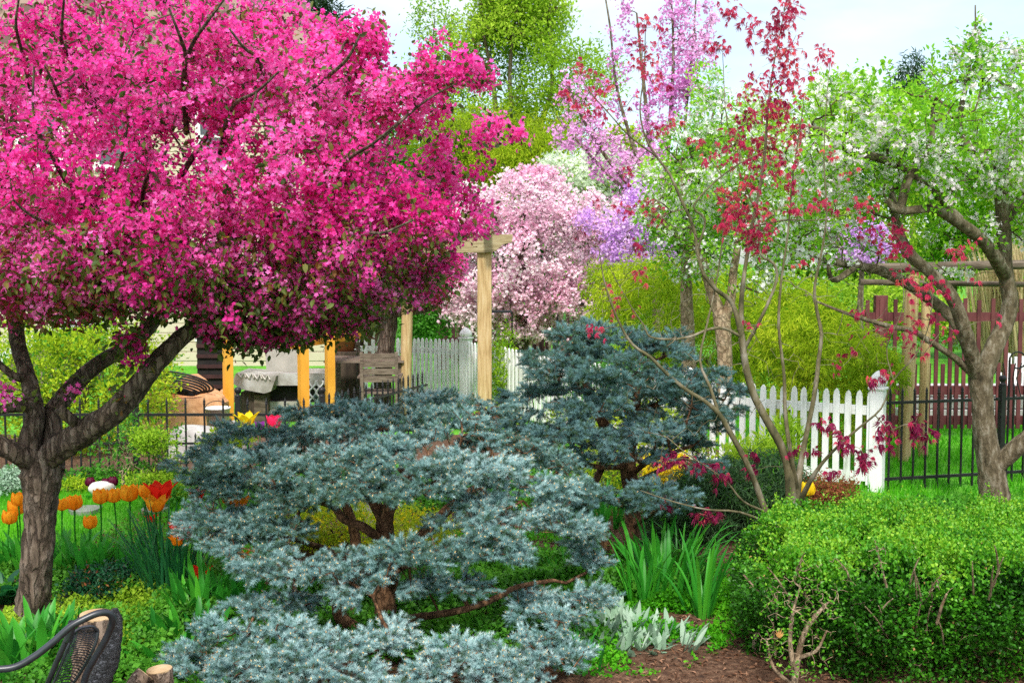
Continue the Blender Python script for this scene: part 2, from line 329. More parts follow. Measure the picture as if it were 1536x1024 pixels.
def bud(l=1.6):
    V = A([(0, -.2, 0), (.4, .35 * l, 0), (0, .35 * l, .4), (-.4, .35 * l, 0), (0, .35 * l, -.4), (0, l, 0)])
    return V, [[[0, 2, 1], [0, 3, 2], [0, 4, 3], [0, 1, 4], [5, 1, 2], [5, 2, 3], [5, 3, 4], [5, 4, 1]]]
def shoot(g, n=120, L=1.0, nl=.40, w=.032):                      # a spruce shoot: needles all round, leaning forward, denser above
    V = []; F = []; O = []
    for i in range(n):
        t = (i + g.random()) / n; a = g.normal(90, 80) * math.pi / 180; O.append((t - .5) * .35 + .12 * math.sin(a) + g.normal() * .08)  # needles paler to the tip and upper side, light put into the colour
        lean = g.uniform(.25, .7) + 1.3 * max(0, t - .7) / .3
        d = nrm(np.array([math.cos(a), lean, math.sin(a) * .95])); ln = nl * g.uniform(.75, 1.15)
        b = np.array([0, t * L, 0]); s = nrm(np.cross(d, g.normal(size=3))) * w * .5; k = len(V)
        V += [b - s, b + s, b + d * ln]; F.append([k, k + 1, k + 2])
    return A(V), [F], np.array(O)
def mapleleaf(g, n=7):
    V = []; F = []
    for k in range(n):
        a = (k - (n - 1) / 2) * (2.15 / ((n - 1) / 2)) * .48
        ln = (1.0, .93, .72, .45)[abs(k - n // 2)] * g.uniform(.9, 1.1) if n == 7 else 1
        dr = -.3 - .35 * g.random(); w = .15; c, s = math.cos(a), math.sin(a); b = len(V)
        V += [(0, 0, 0), (s * ln * .5 - c * w * .5, c * ln * .5 + s * w * .5, dr * .3 + .03), (s * ln, c * ln, dr), (s * ln * .5 + c * w * .5, c * ln * .5 - s * w * .5, dr * .3 + .03)]
        F += [[b, b + 3, b + 2], [b, b + 2, b + 1]]
    return A(V), [F]
_g = np.random.default_rng(3)
KITE, KITE_W, LEAF, FLOW, BUD = kite(), kite(.8, .1, .1), leaf6(.55), flower(), bud()
FLOW_D = flower(5, .5, .55)
SHOOTS = [shoot(_g) for _ in range(5)]; MLEAF = [mapleleaf(_g) for _ in range(4)]

def scatter(mb, T, P, D, per, spread, size, rnd, mode='leaf', g=None, up=.4, chaos=.8, jit=.15):
    g = g or RG; Q = np.repeat(P, per, 0); E = np.repeat(D, per, 0); r = np.repeat(rnd, per)
    Q = Q + g.normal(size=Q.shape) * spread
    d = nrm(E + g.normal(size=E.shape) * chaos + np.array([0, 0, up]))
    s = g.uniform(size[0], size[1], len(Q)); r = np.clip(r + g.normal(size=len(Q)) * jit, 0, 1)
    if mode == 'flower': R = frame_z(d, g)
    else: R = frame(d, np.array([0, 0, 1.]) + g.normal(size=d.shape) * .45)
    Ts = T if isinstance(T, list) else [T]; w = g.integers(0, len(Ts), len(Q))
    for i, t in enumerate(Ts):
        m = w == i; mb.inst(t, Q[m], R[m], s[m], r[m])

# ------------------------------------------------------------------ skeletons that reach for every leaf cluster
def smooth(P, k=4):                                             # Catmull-Rom through hand-set points (x, y, z, r)
    P = np.asarray(P, float)
    if len(P) < 3: return np.array([P[0] + (P[-1] - P[0]) * t for t in np.linspace(0, 1, k + 1)])
    Q = np.vstack([2 * P[0] - P[1], P, 2 * P[-1] - P[-2]]); out = []
    for i in range(1, len(Q) - 2):
        for t in np.arange(k) / k:
            a, b, c, d = Q[i - 1], Q[i], Q[i + 1], Q[i + 2]
            out.append(.5 * (2 * b + (c - a) * t + (2 * a - 5 * b + 4 * c - d) * t * t + (3 * b - a - 3 * c + d) * t ** 3))
    out.append(P[-1]); return np.array(out)
class Skel:
    def __init__(s): s.p = np.zeros((0, 3)); s.par = []; s.r = []; s.paths = []; s.manual = []; s.tips = []; s.tdir = []; s.tw = []; s.twd = []
    def limb(s, pts, k=4):                                      # pts: (x, y, z, r)
        Q = smooth(pts, k); b = len(s.par)
        prev = -1
        if b:
            prev = int(np.argmin(((s.p - Q[0, :3]) ** 2).sum(1)))
        s.p = np.vstack([s.p, Q[:, :3]]); idx = list(range(b, b + len(Q)))
        s.par += [prev] + idx[:-1]; s.r += list(np.maximum(Q[:, 3], .001)); s.manual.append(idx)
    def grow(s, targets, tipr=.0025, seg=.12, g=None, sag=0.0, wig=.12, rise=.25, order=True, prefer=None, tw_from=.35):
        g = g or RG; T = np.asarray(targets)
        if order:
            d = np.array([((s.p - t) ** 2).sum(1).min() for t in T]); T = T[np.argsort(d)]
        cap = len(s.par) + len(T) * 14; P = np.zeros((cap, 3)); P[:len(s.par)] = s.p; n = len(s.par)
        kids = {}
        for t in T:
            D = ((P[:n] - t) ** 2).sum(1)
            if prefer is not None: D = D * (1 + prefer * np.clip((P[:n, 2] - t[2] + .0), 0, 1))
            j = int(np.argmin(D)); a = P[j]; v = t - a; L = np.linalg.norm(v)
            if L < .012: continue
            m = int(np.clip(round(L / seg), 2, 9)); side = g.normal(size=3) * wig * L; side[2] += rise * L * .25
            f = np.arange(1, m + 1) / m
            pts = a + v * f[:, None] + side * (np.sin(np.pi * f) * .5)[:, None] + np.array([0, 0, -sag]) * L * (f * f)[:, None] + np.array([0, 0, sag]) * L * f[:, None]
            pts[:-1] += g.normal(size=(m - 1, 3)) * wig * .15 * L / m
            idx = list(range(n, n + m)); P[n:n + m] = pts; s.par += [j] + idx[:-1]; s.r += [tipr] * m; n += m
            s.paths.append([j] + idx); s.tips.append(idx[-1]); s.tdir.append(pts[-1] - (pts[-2] if m > 1 else a))
            for q in range(m):
                if f[q] >= tw_from: s.tw.append(idx[q]); s.twd.append(pts[q] - (pts[q - 1] if q else a))
        s.p = P[:n].copy()
    def radii(s, tipr, ex=.45, cap=1e9):
        n = len(s.par); c = np.zeros(n); par = np.array(s.par)
        for t in s.tips: c[t] += 1
        for i in range(n - 1, -1, -1):
            if par[i] >= 0: c[par[i]] += c[i]
        R = tipr * np.maximum(c, 1) ** ex; man = np.array(s.r); ism = np.zeros(n, bool)
        for m in s.manual: ism[m] = True
        s.R = np.where(ism, man, np.minimum(R, cap))
        for i in range(n):                                       # never thicker than what it grows from
            if par[i] >= 0 and not ism[i]: s.R[i] = min(s.R[i], s.R[par[i]] * .9)
    def mesh(s, trunk, twig, seg=(12, 5), wob=.06, fine=4):
        for m in s.manual: trunk.tube(s.p[m], s.R[m], seg[0] if s.R[m[0]] > .02 else 7, wob=wob, rnd=.5)
        for pth in s.paths:
            R = s.R[pth].copy(); R[0] = R[1] if len(R) > 1 else R[0]
            twig.tube(s.p[pth], R, seg[1] if R[0] > .006 else 3, rnd=.5, cap=False)
    def ends(s): return s.p[s.tips], nrm(np.array(s.tdir))
    def along(s): return s.p[s.tw], nrm(np.array(s.twd))
def px_limb(L, Y=None):                                          # [(px, py, Y, width in photo pixels)...] -> points with radii
    return [(*at(a, b, c), .5 * w * c / FPX) for a, b, c, w in L]
def blobs(B, n, g=None, shell=.55, noise=0, nf=1.5):             # B: (px, py, Y, rx px, ry px, depth m[, weight])
    g = g or RG; B = [tuple(b) + (1,) * (7 - len(b)) for b in B]
    w = np.array([(b[3] * b[4] * b[2] ** 2) ** .8 * b[6] for b in B]); w /= w.sum(); out = []
    for b, k in zip(B, g.multinomial(n, w)):
        c = at(b[0], b[1], b[2]); d = nrm(g.normal(size=(k, 3))); r = g.random(k) ** (1 / 3.); r = shell * np.maximum(r, .75) + (1 - shell) * r
        out.append(c + d * r[:, None] * np.array([b[3] * b[2] / FPX, b[5], b[4] * b[2] / FPX]))
    P = np.vstack(out)
    if noise: P = P[clump(P, nf, 3.3) + g.normal(size=len(P)) * .08 > noise]
    return P

# ================================================================== ground
def inbed(x, y):                                                # planting beds: all the foreground and the strips along the fences
    w = .25 * np.sin(x * 1.3 + .5) + .12 * np.sin(x * 3.1)
    lawn_strip = (x < -1.75 + .3 * np.sin(y * 1.1)) & (y > 8.05 + w) & (y < 11.0 + w * .6)
    return ~lawn_strip & ~((x > 2.35) & (y > 9.7 + w))
mb = MB(); xs = np.linspace(-90, 90, 61); ys = np.concatenate([np.linspace(-8, 40, 33), np.linspace(46, 320, 30)])
X, Yg = np.meshgrid(xs, ys); Z = np.where(Yg > 34, 2.4 * (1 - np.exp(-np.clip(Yg - 34, 0, 400) / 25.)) * (.75 + .25 * np.sin(X * .05)), 0)
V = np.stack([X, Yg, Z], -1).reshape(-1, 3); nx = len(xs); I = np.arange(len(ys) - 1)[:, None] * nx + np.arange(nx - 1)[None]
mb.add(V, np.stack([I, I + 1, I + nx + 1, I + nx], -1).reshape(-1, 4)); struct('ground', mb, M['lawn'], True)
mb = MB(); st = .09; xs = np.arange(-9, 6.5, st); ys = np.arange(2.5, 14, st); X, Yg = np.meshgrid(xs, ys); nx = len(xs)
Z = .006 + .05 * clump(np.stack([X.ravel(), Yg.ravel(), 0 * X.ravel()], -1), 1.2).reshape(X.shape) * inbed(X, Yg) + RG.random(X.shape) * .012
V = np.stack([X, Yg, Z], -1).reshape(-1, 3); I = (np.arange(len(ys) - 1)[:, None] * nx + np.arange(nx - 1)[None]); cm = inbed(X[:-1, :-1] + st / 2, Yg[:-1, :-1] + st / 2)
I = I[cm]; mb.add(V, np.stack([I, I + 1, I + nx + 1, I + nx], -1).reshape(-1, 4)); struct('bed_soil', mb, M['mulch'], True)
def gh(x, y):
    p = np.stack([np.atleast_1d(x), np.atleast_1d(y), 0 * np.atleast_1d(x)], -1).astype(float); return .006 + .05 * clump(p, 1.2)
n = 26000; P = np.stack([RG.uniform(-3.2, 4.2, n), RG.uniform(5.2, 9.5, n), np.zeros(n)], -1); P[:, 2] = gh(P[:, 0], P[:, 1]) + RG.random(n) * .02
mb = MB(); d = RG.normal(size=(n, 3)); d[:, 2] *= .25; mb.inst(KITE, P, frame(d, np.array([0, 0, 1.]) + RG.normal(size=(n, 3)) * .3), RG.uniform(.018, .05, n)[:, None] * A([[.6, 1, 1]]), RG.random(n))
tag(mb.build('bark_mulch', M['chip']), 'brown shredded bark mulch scattered over the planting bed', 'mulch', kind='stuff')
def blades_field(n, box, hgt, wid, mat, name, label, cat, f=None, lean=.35):
    P = np.stack([RG.uniform(box[0], box[1], n), RG.uniform(box[2], box[3], n), np.zeros(n)], -1)
    if f is not None: P = P[f(P)]
    n = len(P); h = RG.uniform(*hgt, n) * (.7 + .5 * clump(P, 2.)); d = nrm(np.stack([RG.normal(size=n) * lean, RG.normal(size=n) * lean, np.ones(n)], -1))
    T = A([(-wid / 2, 0, 0), (wid / 2, 0, 0), (wid * .3, .55, .08), (-wid * .3, .55, .08), (0, 1, .25)]), [[[0, 1, 2, 3]], [[3, 2, 4]]]
    mb = MB(); mb.inst(T, P, frame(d, RG.normal(size=(n, 3))), h, np.clip(clump(P, 1.3) * .7 + RG.normal(size=n) * .2 + .15, 0, 1))
    return tag(mb.build(name, mat), label, cat, kind='stuff')
blades_field(70000, (-8.2, -1.2, 7.95, 11.3), (.035, .075), .09, M['grass'], 'lawn_grass', 'short bright green grass of the lawn strip', 'grass', lambda P: ~inbed(P[:, 0], P[:, 1]))
blades_field(42000, (2.3, 9.5, 9.6, 17), (.05, .12), .11, M['grass'], 'rough_grass', 'green grass around the maroon fence', 'grass')
# stepping stones in the lawn
for i, (px, py, w) in enumerate([(128, 768, .13), (232, 767, .12)]):
    y = gY(py); c = at(px, py, y); k = 9; a = np.arange(k) * 2 * np.pi / k
    mb = MB(); poly = [(w * math.cos(q) * RG.uniform(.85, 1.1), .16 * math.sin(q) * RG.uniform(.85, 1.1)) for q in a]
    mb.prism([(p[0], p[1]) for p in poly], -.03, .02, M=[[1, 0, 0], [0, 0, 1], [0, 1, 0]], o=(c[0], y, .015))
    tag(mb.build('stepping_stone', M['flagstone']), ['long flat grey stepping stone in the lawn below the orange tulips', 'short flat grey stepping stone in the lawn below the red tulip'][i], 'stone', 'stepping stones in the lawn')

# ================================================================== fences
def picket_fence(name, label, A0, A1, h, ds, pw, posts, gap=.06, first=.5, rails=(.86, .12), group=None):
    a, b = np.array(A0, float), np.array(A1, float); L = np.linalg.norm(b - a); u = (b - a) / L; rz = math.atan2(u[1], u[0])
    n2 = np.array([u[1], -u[0]])                                 # the side that faces the viewer
    if n2[1] > 0: n2 = -n2
    t = thing(name, label, 'fence', (*a, 0), group); mp = MB(); k = int(L / ds); Mz = np.array([[u[0], -n2[0], 0], [u[1], -n2[1], 0], [0, 0, 1]])
    for i in range(k):
        s = (i + first) * ds
        if s > L - .04: break
        hh = h + RG.normal() * .006; w = pw / 2; lean = RG.normal() * .004
        c = a + u * s + n2 * .030
        poly = [(-w, gap), (w, gap), (w + lean, hh - .06), (w * .78 + lean, hh - .05), (w * .85 + lean, hh - .035), (w * .45 + lean, hh - .012), (lean, hh), (-w * .45 + lean, hh - .012), (-w * .85 + lean, hh - .035), (-w * .78 + lean, hh - .05), (-w + lean, hh - .06)]
        mp.prism(poly, -.01, .01, M=Mz, o=(c[0], c[1], 0), rnd=RG.random())
    mp.build('picket_panel', M['white_paint'], t)
    for z in rails:
        m = MB(); m.box((*((a + b) / 2), z * h), (L - .06, .038, .085), rz=rz, rnd=.4); m.build('rail', M['white_paint'], t)
    for (s, w, hp) in posts:
        c = a + u * s; m = MB(); m.box((c[0], c[1], hp / 2), (w, w, hp), rz=rz, rnd=.55, bev=.006); p = m.build('post', M['white_paint'], t)
        m = MB(); m.box((c[0], c[1], hp + .012), (w * 1.22, w * 1.22, .026), rz=rz, bev=.004)
        r = w * .62; m.lathe([(0.001, .0), (r * .8, .001), (r * 1.02, .03), (r * 1.05, .055), (r * .92, .085), (r * .6, .12), (r * .25, .145), (.001, .155)], (c[0], c[1], hp + .024), 16)
        m.build('post_cap', M['white_paint'], p, True)
    return t
P700 = at(699, 600, 17.3)[:2]; P1317 = at(1317, 600, 10.5)[:2]
Lb = np.linalg.norm(P1317 - P700)
PM = at(1035, 600, 11.5)[:2]; Lm = np.linalg.norm(P1317 - PM)
picket_fence('picket_fence', 'bright white picket fence between the dark spruce and the black iron fence', PM, P1317, .95, .104, .058, [(Lm, .125, .96), (0, .11, .9)], rails=(.80, .14))
picket_fence('picket_fence', 'white picket fence just right of the timber pergola post, running behind the dark spruce', P700, PM, .97, .128, .066, [], rails=(.80, .14))
A2 = at(596, 600, 17.9)[:2]; A1 = at(500, 600, 18.1)[:2]
picket_fence('picket_fence', 'white picket fence of narrow close set pickets ending at the capped post', A2, P700, .99, .077, .052, [(np.linalg.norm(P700 - A2) + .0, .15, 1.0)], rails=(.80, .14))
picket_fence('picket_fence', 'widely spaced white picket fence in front of the green lawn behind the leaning trunk', A1, A2 - np.array([.03, 0]), 1.0, .125, .055, [], rails=(.80, .14))

def iron_fence(label, a, b, h, ds, low=None, posts=(), rails=(.87, .1), group='black iron fences'):
    a, b = np.array(a, float), np.array(b, float); L = np.linalg.norm(b - a); u = (b - a) / L; rz = math.atan2(u[1], u[0])
    t = thing('iron_fence', label, 'fence', (*a, 0), group); m = MB()
    k = int(L / ds)
    for i in range(k + 1):
        c = a + u * (i * ds + ds * .5)
        if i * ds + ds * .5 > L: break
        m.box((c[0], c[1], h / 2), (.016, .016, h), rz=rz); m.lathe([(.008, h), (.016, h + .012), (.008, h + .02), (.014, h + .03), (.0005, h + .075)], (c[0], c[1], 0), 6)
        if low:
            c = a + u * (i * ds + ds)
            m.box((c[0], c[1], low / 2), (.013, .013, low), rz=rz); m.lathe([(.0065, low), (.013, low + .01), (.0005, low + .05)], (c[0], c[1], 0), 6)
    m.build('bar_panel', M['black_metal'], t)
    for z in rails:
        m = MB(); m.box((*((a + b) / 2), z * h), (L, .03, .026), rz=rz); m.build('rail', M['black_metal'], t)
    if low:
        m = MB(); m.box((*((a + b) / 2), low * .86), (L, .026, .02), rz=rz); m.build('rail', M['black_metal'], t)
    for s, hp in posts:
        c = a + u * s; m = MB(); m.box((c[0], c[1], hp / 2), (.055, .055, hp), rz=rz, bev=.004); p = m.build('post', M['black_metal'], t)
        m = MB(); m.lathe([(.03, 0), (.034, .012), (.014, .022), (.03, .045), (.036, .065), (.03, .088), (.001, .1)], (c[0], c[1], hp), 10); m.build('ball_finial', M['black_metal'], p, True)
    return t
Yb = 11.1
f0, f1, f2, f3 = at(-120, 600, Yb)[:2], at(203, 600, Yb)[:2], at(357, 600, Yb)[:2], at(483, 600, Yb)[:2]
hb = at(0, 607, Yb)[2]
iron_fence('black iron fence behind the crabapple trunk, left of the woody shrub', f0, f1, hb, .185, .42, [(.02, hb + .05), (np.linalg.norm(f1 - f0), hb + .1)])
iron_fence('black iron fence with double rows of bars in front of the orange brick bench', f1 + [.03, 0], f2 - [.03, 0], hb, .185, .42, [])
iron_fence('black iron gate section with two ball topped posts in front of the grill', f2, f3, hb, .185, None, [(.0, hb + .08), (np.linalg.norm(f3 - f2), hb + .08)])
iron_fence('black iron fence running back past the grey wooden chair', f3 + [.03, 0.05], at(640, 600, 13.6)[:2], hb + .04, .14, None, [])
Yr = 11.2; r0, r1, r2 = at(1326, 600, 10.55)[:2], at(1492, 600, Yr - .35)[:2], at(1640, 600, Yr)[:2]
hr = at(0, 590, 10.7)[2]
iron_fence('black iron fence between the bright white post and the leaning apple trunk', r0, r1, hr, .13, None, [], rails=(.92, .12))
iron_fence('black iron fence right of the apple trunk with a ball topped post', r1 + [.03, .02], r2, hr, .13, None, [(.06, hr + .06)], rails=(.92, .12))

def slat_fence(name, label, a, b, tall, short, ds, w, rails, mat, posts, alt=True):
    a, b = np.array(a, float), np.array(b, float); L = np.linalg.norm(b - a); u = (b - a) / L; rz = math.atan2(u[1], u[0])
    t = thing(name, label, 'fence', (*a, 0)); m = MB()
    for i in range(int(L / ds)):
        c = a + u * (i + .5) * ds - np.array([0, .035]); h = (tall if (i % 2 == 0 or not alt) else short) + RG.normal() * .01
        m.box((c[0], c[1], h / 2 + .05), (w, .022, h - .1), rz=rz, rnd=RG.random())
    m.build('slat_panel', mat, t)
    for z in rails:
        m = MB(); m.box((*((a + b) / 2), z), (L, .045, .11), rz=rz); m.build('rail', mat, t)
    for s, hp, pw in posts:
        c = a + u * s; m = MB(); m.box((c[0], c[1] + .02, hp / 2), (pw, pw * .7, hp), rz=rz, bev=.005); m.build('post', mat, t)
    return t
ym = 14.0
slat_fence('slatted_fence', 'maroon slatted fence of tall and short slats behind the apple trunk', at(1292, 600, ym)[:2], at(1700, 600, ym)[:2], at(0, 448, ym)[2], at(0, 545, ym)[2], .086, .046, (at(0, 475, ym)[2], at(0, 585, ym)[2], .2), M['maroon'], [(.22, at(0, 443, ym)[2], .15), (2.6, 1.5, .1)])
yd = 23.
slat_fence('slatted_fence', 'dark brown slatted fence under the weeping pink cherry', at(655, 600, yd)[:2], at(905, 600, yd + .6)[:2], at(0, 466, yd)[2], 0, .14, .075, (at(0, 510, yd)[2], .3), M['maroon_dark'], [(.1, at(0, 440, yd)[2], .22), (1.75, at(0, 462, yd)[2], .15)], alt=False)

# ================================================================== pergolas
def cyl(m, p0, p1, r0, r1=None, seg=12, n=6, wob=.03): m.tube(np.linspace(p0, p1, n), np.linspace(r0, r1 or r0, n), seg, wob=wob)
yp = 15.0; t = thing('wooden_pergola', 'pale timber pergola corner post with a notched beam end in front of the pink cherry', 'pergola', at(726, 620, yp) * [1, 1, 0])
ztop = at(0, 376, yp)[2]; c = at(727, 500, yp)
m = MB(); m.box((c[0], yp, ztop / 2), (.185, .185, ztop), bev=.008); m.build('post', M['wood_tan'], t)
c2 = at(610, 500, 15.6); m = MB(); cyl(m, (c2[0] - .03, 15.6, 0), (c2[0] + .03, 15.6, at(0, 380, 15.6)[2]), .078); m.build('log_post', M['wood_tan'], t, True)
xl, xr = at(560, 360, yp)[0], at(768, 360, yp)[0]; z0, z1 = at(0, 379, yp)[2], at(0, 352, yp)[2]
for q, dy in enumerate((-.125, .125)):
    m = MB(); m.prism([(xl, z0), (xr - .33, z0), (xr - .22, z0 + .02), (xr - .12, z0 + .11), (xr, z0 + .14), (xr + .01, z1), (xl, z1)], -.03, .03, o=(0, yp + dy + (.0 if q else -.0), 0)); m.build('beam', M['wood_beam'], t)
m = MB(); m.box((c[0] + .04, yp + .3, z1 + .05), (.11, 1.6, .09)); m.build('cross_beam', M['wood_beam'], t)
m = MB(); m.box((c2[0] + .1, yp + .3, z1 + .05), (.11, 1.6, .09)); m.build('cross_beam', M['wood_beam'], t)

yq = 12.2; t = thing('log_pergola', 'rustic log pergola with two tan log posts beside the maroon fence', 'pergola', at(1360, 700, yq) * [1, 1, 0])
for px, w, dx in ((1361, .155, .03), (1386, .11, .0)):
    c = at(px, 600, yq + (.25 if dx == 0 else 0)); m = MB(); cyl(m, (c[0] - dx, c[1], 0), (c[0] + dx, c[1], 2.02), w / 2, w / 2 * .93, 14, 12, .05); m.build('log_post', M['wood_tan'], t, True)
for (za, zb, dy, r) in ((2.08, 2.14, -.05, .055), (1.93, 1.90, .22, .032)):
    m = MB(); xa, xb = at(1300, 400, yq)[0], at(1640, 400, yq)[0]; cyl(m, (xa, yq + dy, za), (xb, yq + dy, zb), r, r * .9, 12, 14, .06); m.build('log_beam', M['log_dark'], t, True)
c = at(1645, 600, yq); m = MB(); cyl(m, (c[0], yq, 0), (c[0], yq, 2.0), .08); m.build('log_post', M['wood_tan'], t, True)

# orange porch posts with their header beam, part of the porch in front of the house
t = thing('porch_frame', 'porch frame with three bright orange painted posts under the crabapple', 'porch frame', at(400, 640, 14.5) * [1, 1, 0])
tops = []
for px, y, w in ((342, 14.6, .135), (455, 14.2, .14), (495, 14.9, .13)):
    c = at(px, 560, y); m = MB(); m.box((c[0], y, 1.32), (w * .8, w * .8, 2.64), rz=.55); m.build('post', M['orange_paint'], t); tops.append(c)
m = MB(); m.box(((tops[0][0] + tops[1][0]) / 2 - .5, 14.4, 2.73), (2.6, .16, .18), rz=-.25); m.build('beam', M['orange_paint'], t)
m = MB(); m.box(((tops[1][0] + tops[2][0]) / 2, 15.2, 1.12), (.09, 2.3, .1), rz=-.3); m.build('rail', M['orange_paint'], t)

# ================================================================== house at the back left
yh = 24.; t = thing('house', 'cream sided house with brown shingle roof behind the magenta crabapple', 'house', (at(200, 500, yh)[0], yh, 0))
xr = at(500, 100, yh)[0]; ez = at(0, 118, yh)[2]; m = MB()
m.prism([(-16, 0), (xr, 0), (xr, ez), (-16, ez)], 0, 8, o=(0, yh, 0)); m.build('wall', M['siding'], t)
m = MB()
for i in range(30):
    m.box(((-16 + xr) / 2, yh - .012, .2 + i * .2), (abs(-16 - xr), .02, .17), rx=.07)
m.build('siding_boards', M['siding'], t)
m = MB(); rng_ = (xr + 16.6)
for i in range(26):                                             # shingle courses, each lapped over the one below
    y0 = yh - .5 + i * .17; z = ez - .1 + i * .205; x1 = xr + .35 - i * .12
    for j in range(int((x1 + 16.6) / .42)):
        x = x1 - .21 - j * .42; m.box((x, y0 + .09, z + .12 + RG.normal() * .004), (.405, .03, .27), rx=-.70, rnd=RG.random())
rf = m.build('roof', M['shingle'], t)
m = MB(); m.box(((-16 + xr) / 2, yh - .5, ez - .06), (abs(-16 - xr) + .7, .03, .2)); m.build('fascia', M['trim'], rf)
for px, py, w, h in ((178, 205, .9, 1.3), (60, 205, .9, 1.3), (330, 205, .9, 1.3), (330, 465, .9, 1.2)):
    c = at(px, py, yh - .04); fr = MB()
    for dx, dz, a, b in ((-w / 2, 0, .1, h + .1), (w / 2, 0, .1, h + .1), (0, h / 2, w + .1, .1), (0, -h / 2, w + .16, .12), (0, 0, w, .05)):
        fr.box((c[0] + dx, c[1] - .03, c[2] + dz), (a, .05 + .004 * abs(dz), b))
    w_ = fr.build('window', M['trim'], t); g = MB(); g.box((c[0], c[1], c[2]), (w - .1, .02, h - .1)); g.build('pane', M['glass'], w_)

# small lean-to with a white sloping roof, left
t = thing('garden_shed', 'low garden shed with a white sloping roof seen under the crabapple at far left', 'shed', at(30, 600, 19.) * [1, 1, 0])
ys_ = 19.; pl = [at(-30, 548, ys_), at(95, 478, ys_), at(100, 492, ys_), at(-30, 560, ys_)]
m = MB(); m.prism([(p[0], p[2]) for p in (pl[0], pl[3], pl[2], pl[1])], 0, 2.2, o=(0, ys_, 0)); m.build('roof', M['tarp'], t)
a, b = at(-20, 500, ys_)[0], at(90, 500, ys_)[0]
m = MB(); m.prism([(a, 0), (b, 0), (b, at(0, 494, ys_)[2]), (a, at(0, 552, ys_)[2])], .1, 2.0, o=(0, ys_, 0)); m.build('wall', M['wood_grey'], t)
m = MB(); c = at(78, 503, ys_ - .2); m.box((c[0], c[1], c[2]), (.45, .3, .06)); m.build('shelf', M['wood_tan'], t)

# ================================================================== patio things on the left
# curved brick bench
yk = 14.2; t = thing('brick_bench', 'orange brick garden bench with scrolled ends holding a black hose', 'bench', at(275, 650, yk) * [1, 1, 0])
def pz(L, y): return [(at(a, b, y)[0], at(a, b, y)[2]) for a, b in L]
m = MB(); m.prism(pz([(214, 662), (333, 662), (333, 606), (326, 598), (305, 592), (300, 598), (240, 602), (218, 592), (212, 600)], yk), 0, .55, o=(0, yk, 0)); m.build('seat_wall', M['terracotta'], t)
for L in ([(215, 600), (216, 580), (224, 573), (240, 578), (246, 590), (246, 604)],):
    m = MB(); m.prism(pz(L, yk), -.03, .58, o=(0, yk, 0)); m.build('armrest', M['terracotta'], t)
m = MB(); m.prism(pz([(240, 606), (250, 580), (262, 569), (274, 568), (286, 576), (298, 590), (312, 598), (318, 590), (330, 590), (334, 600), (334, 612), (240, 612)], yk), .45, .7, o=(0, yk, 0)); m.build('backrest', M['terracotta'], t)
m = MB(); c = at(266, 600, yk)
for k in range(7):
    th = np.linspace(0, 2 * np.pi, 26); r = .16 + .035 * k + .01 * np.sin(th * 3 + k)
    m.tube(np.stack([c[0] + r * 1.15 * np.cos(th), yk + .12 + .1 * np.sin(th), c[2] + .10 + .02 * k - r * .38 * np.sin(th + .5)], -1), .014, 6)
tag(m.build('garden_hose', M['black_metal'], None, True), 'black garden hose coiled on the orange brick bench', 'hose')
# dark screen panel
c0, c1 = at(300, 0, 15.5)[0], at(338, 0, 15.5)[0]; t = thing('privacy_screen', 'black slatted privacy screen left of the first orange post', 'screen', (c0, 15.5, 0))
m = MB(); m.box(((c0 + c1) / 2 - .05, 15.5, .95), (c1 - c0 + .15, .02, 1.7)); m.build('panel', M['dark_screen'], t)
m = MB()
for k in range(12): m.box(((c0 + c1) / 2 - .05, 15.47, .18 + k * .14), (c1 - c0 + .15, .03, .05), rnd=k % 2)
m.build('slats', M['maroon_dark'], t)
# outdoor grill cabinet
yg = 15.2; t = thing('grill_cabinet', 'weathered outdoor grill cabinet with a sloping metal hood between two orange posts', 'grill', at(400, 640, yg) * [1, 1, 0])
def bx(m, x0, z0, x1, z1, y, d, **k):
    a, b = at(x0, z0, y), at(x1, z1, y); m.box(((a[0] + b[0]) / 2, y + d / 2, (a[2] + b[2]) / 2), (abs(b[0] - a[0]), d, abs(b[2] - a[2])), **k)
m = MB(); bx(m, 362, 650, 402, 588, yg, .7); m.build('cabinet', M['shed_wood'], t)
m = MB(); bx(m, 382, 650, 398, 592, yg - .03, .02); m.build('door', M['log_dark'], t)
m = MB(); m.prism(pz([(352, 572), (358, 558), (392, 560), (418, 562), (410, 585), (400, 588), (366, 582)], yg), -.15, .6, o=(0, yg, 0)); m.build('hood', M['metal_sheet'], t)
m = MB()
for k in range(4):
    c = at(362 + k * 12, 562 + k * 1.2, yg - .17); m.tube([(c[0] - .05, c[1], c[2] + .03), (c[0], c[1] - .01, c[2] - .03), (c[0] + .03, c[1], c[2] + .03), (c[0] + .06, c[1], c[2] - .03)], .012, 5)
m.build('vent_louvres', M['white_stone'], t)
m = MB(); bx(m, 404, 650, 447, 602, yg + .1, .5); m.build('side_cabinet', M['grey_paint'], t)
m = MB()
for k in range(3): bx(m, 408, 617 + k * 12, 444, 619 + k * 12, yg + .08, .02)
m.build('louvres', M['shed_wood'], t)
m = MB(); bx(m, 404, 603, 480, 580, yg + .15, .5); m.build('burner_box', M['dark_screen'], t)
m = MB(); bx(m, 398, 578, 490, 560, yg - .05, .8); m.build('counter_top', M['metal_sheet'], t)
m = MB(); m.prism(pz([(400, 560), (398, 530), (420, 508), (442, 512), (452, 560)], yg + .3), 0, .5, o=(0, yg + .3, 0)); m.build('smoke_hood', M['grey_paint'], t)
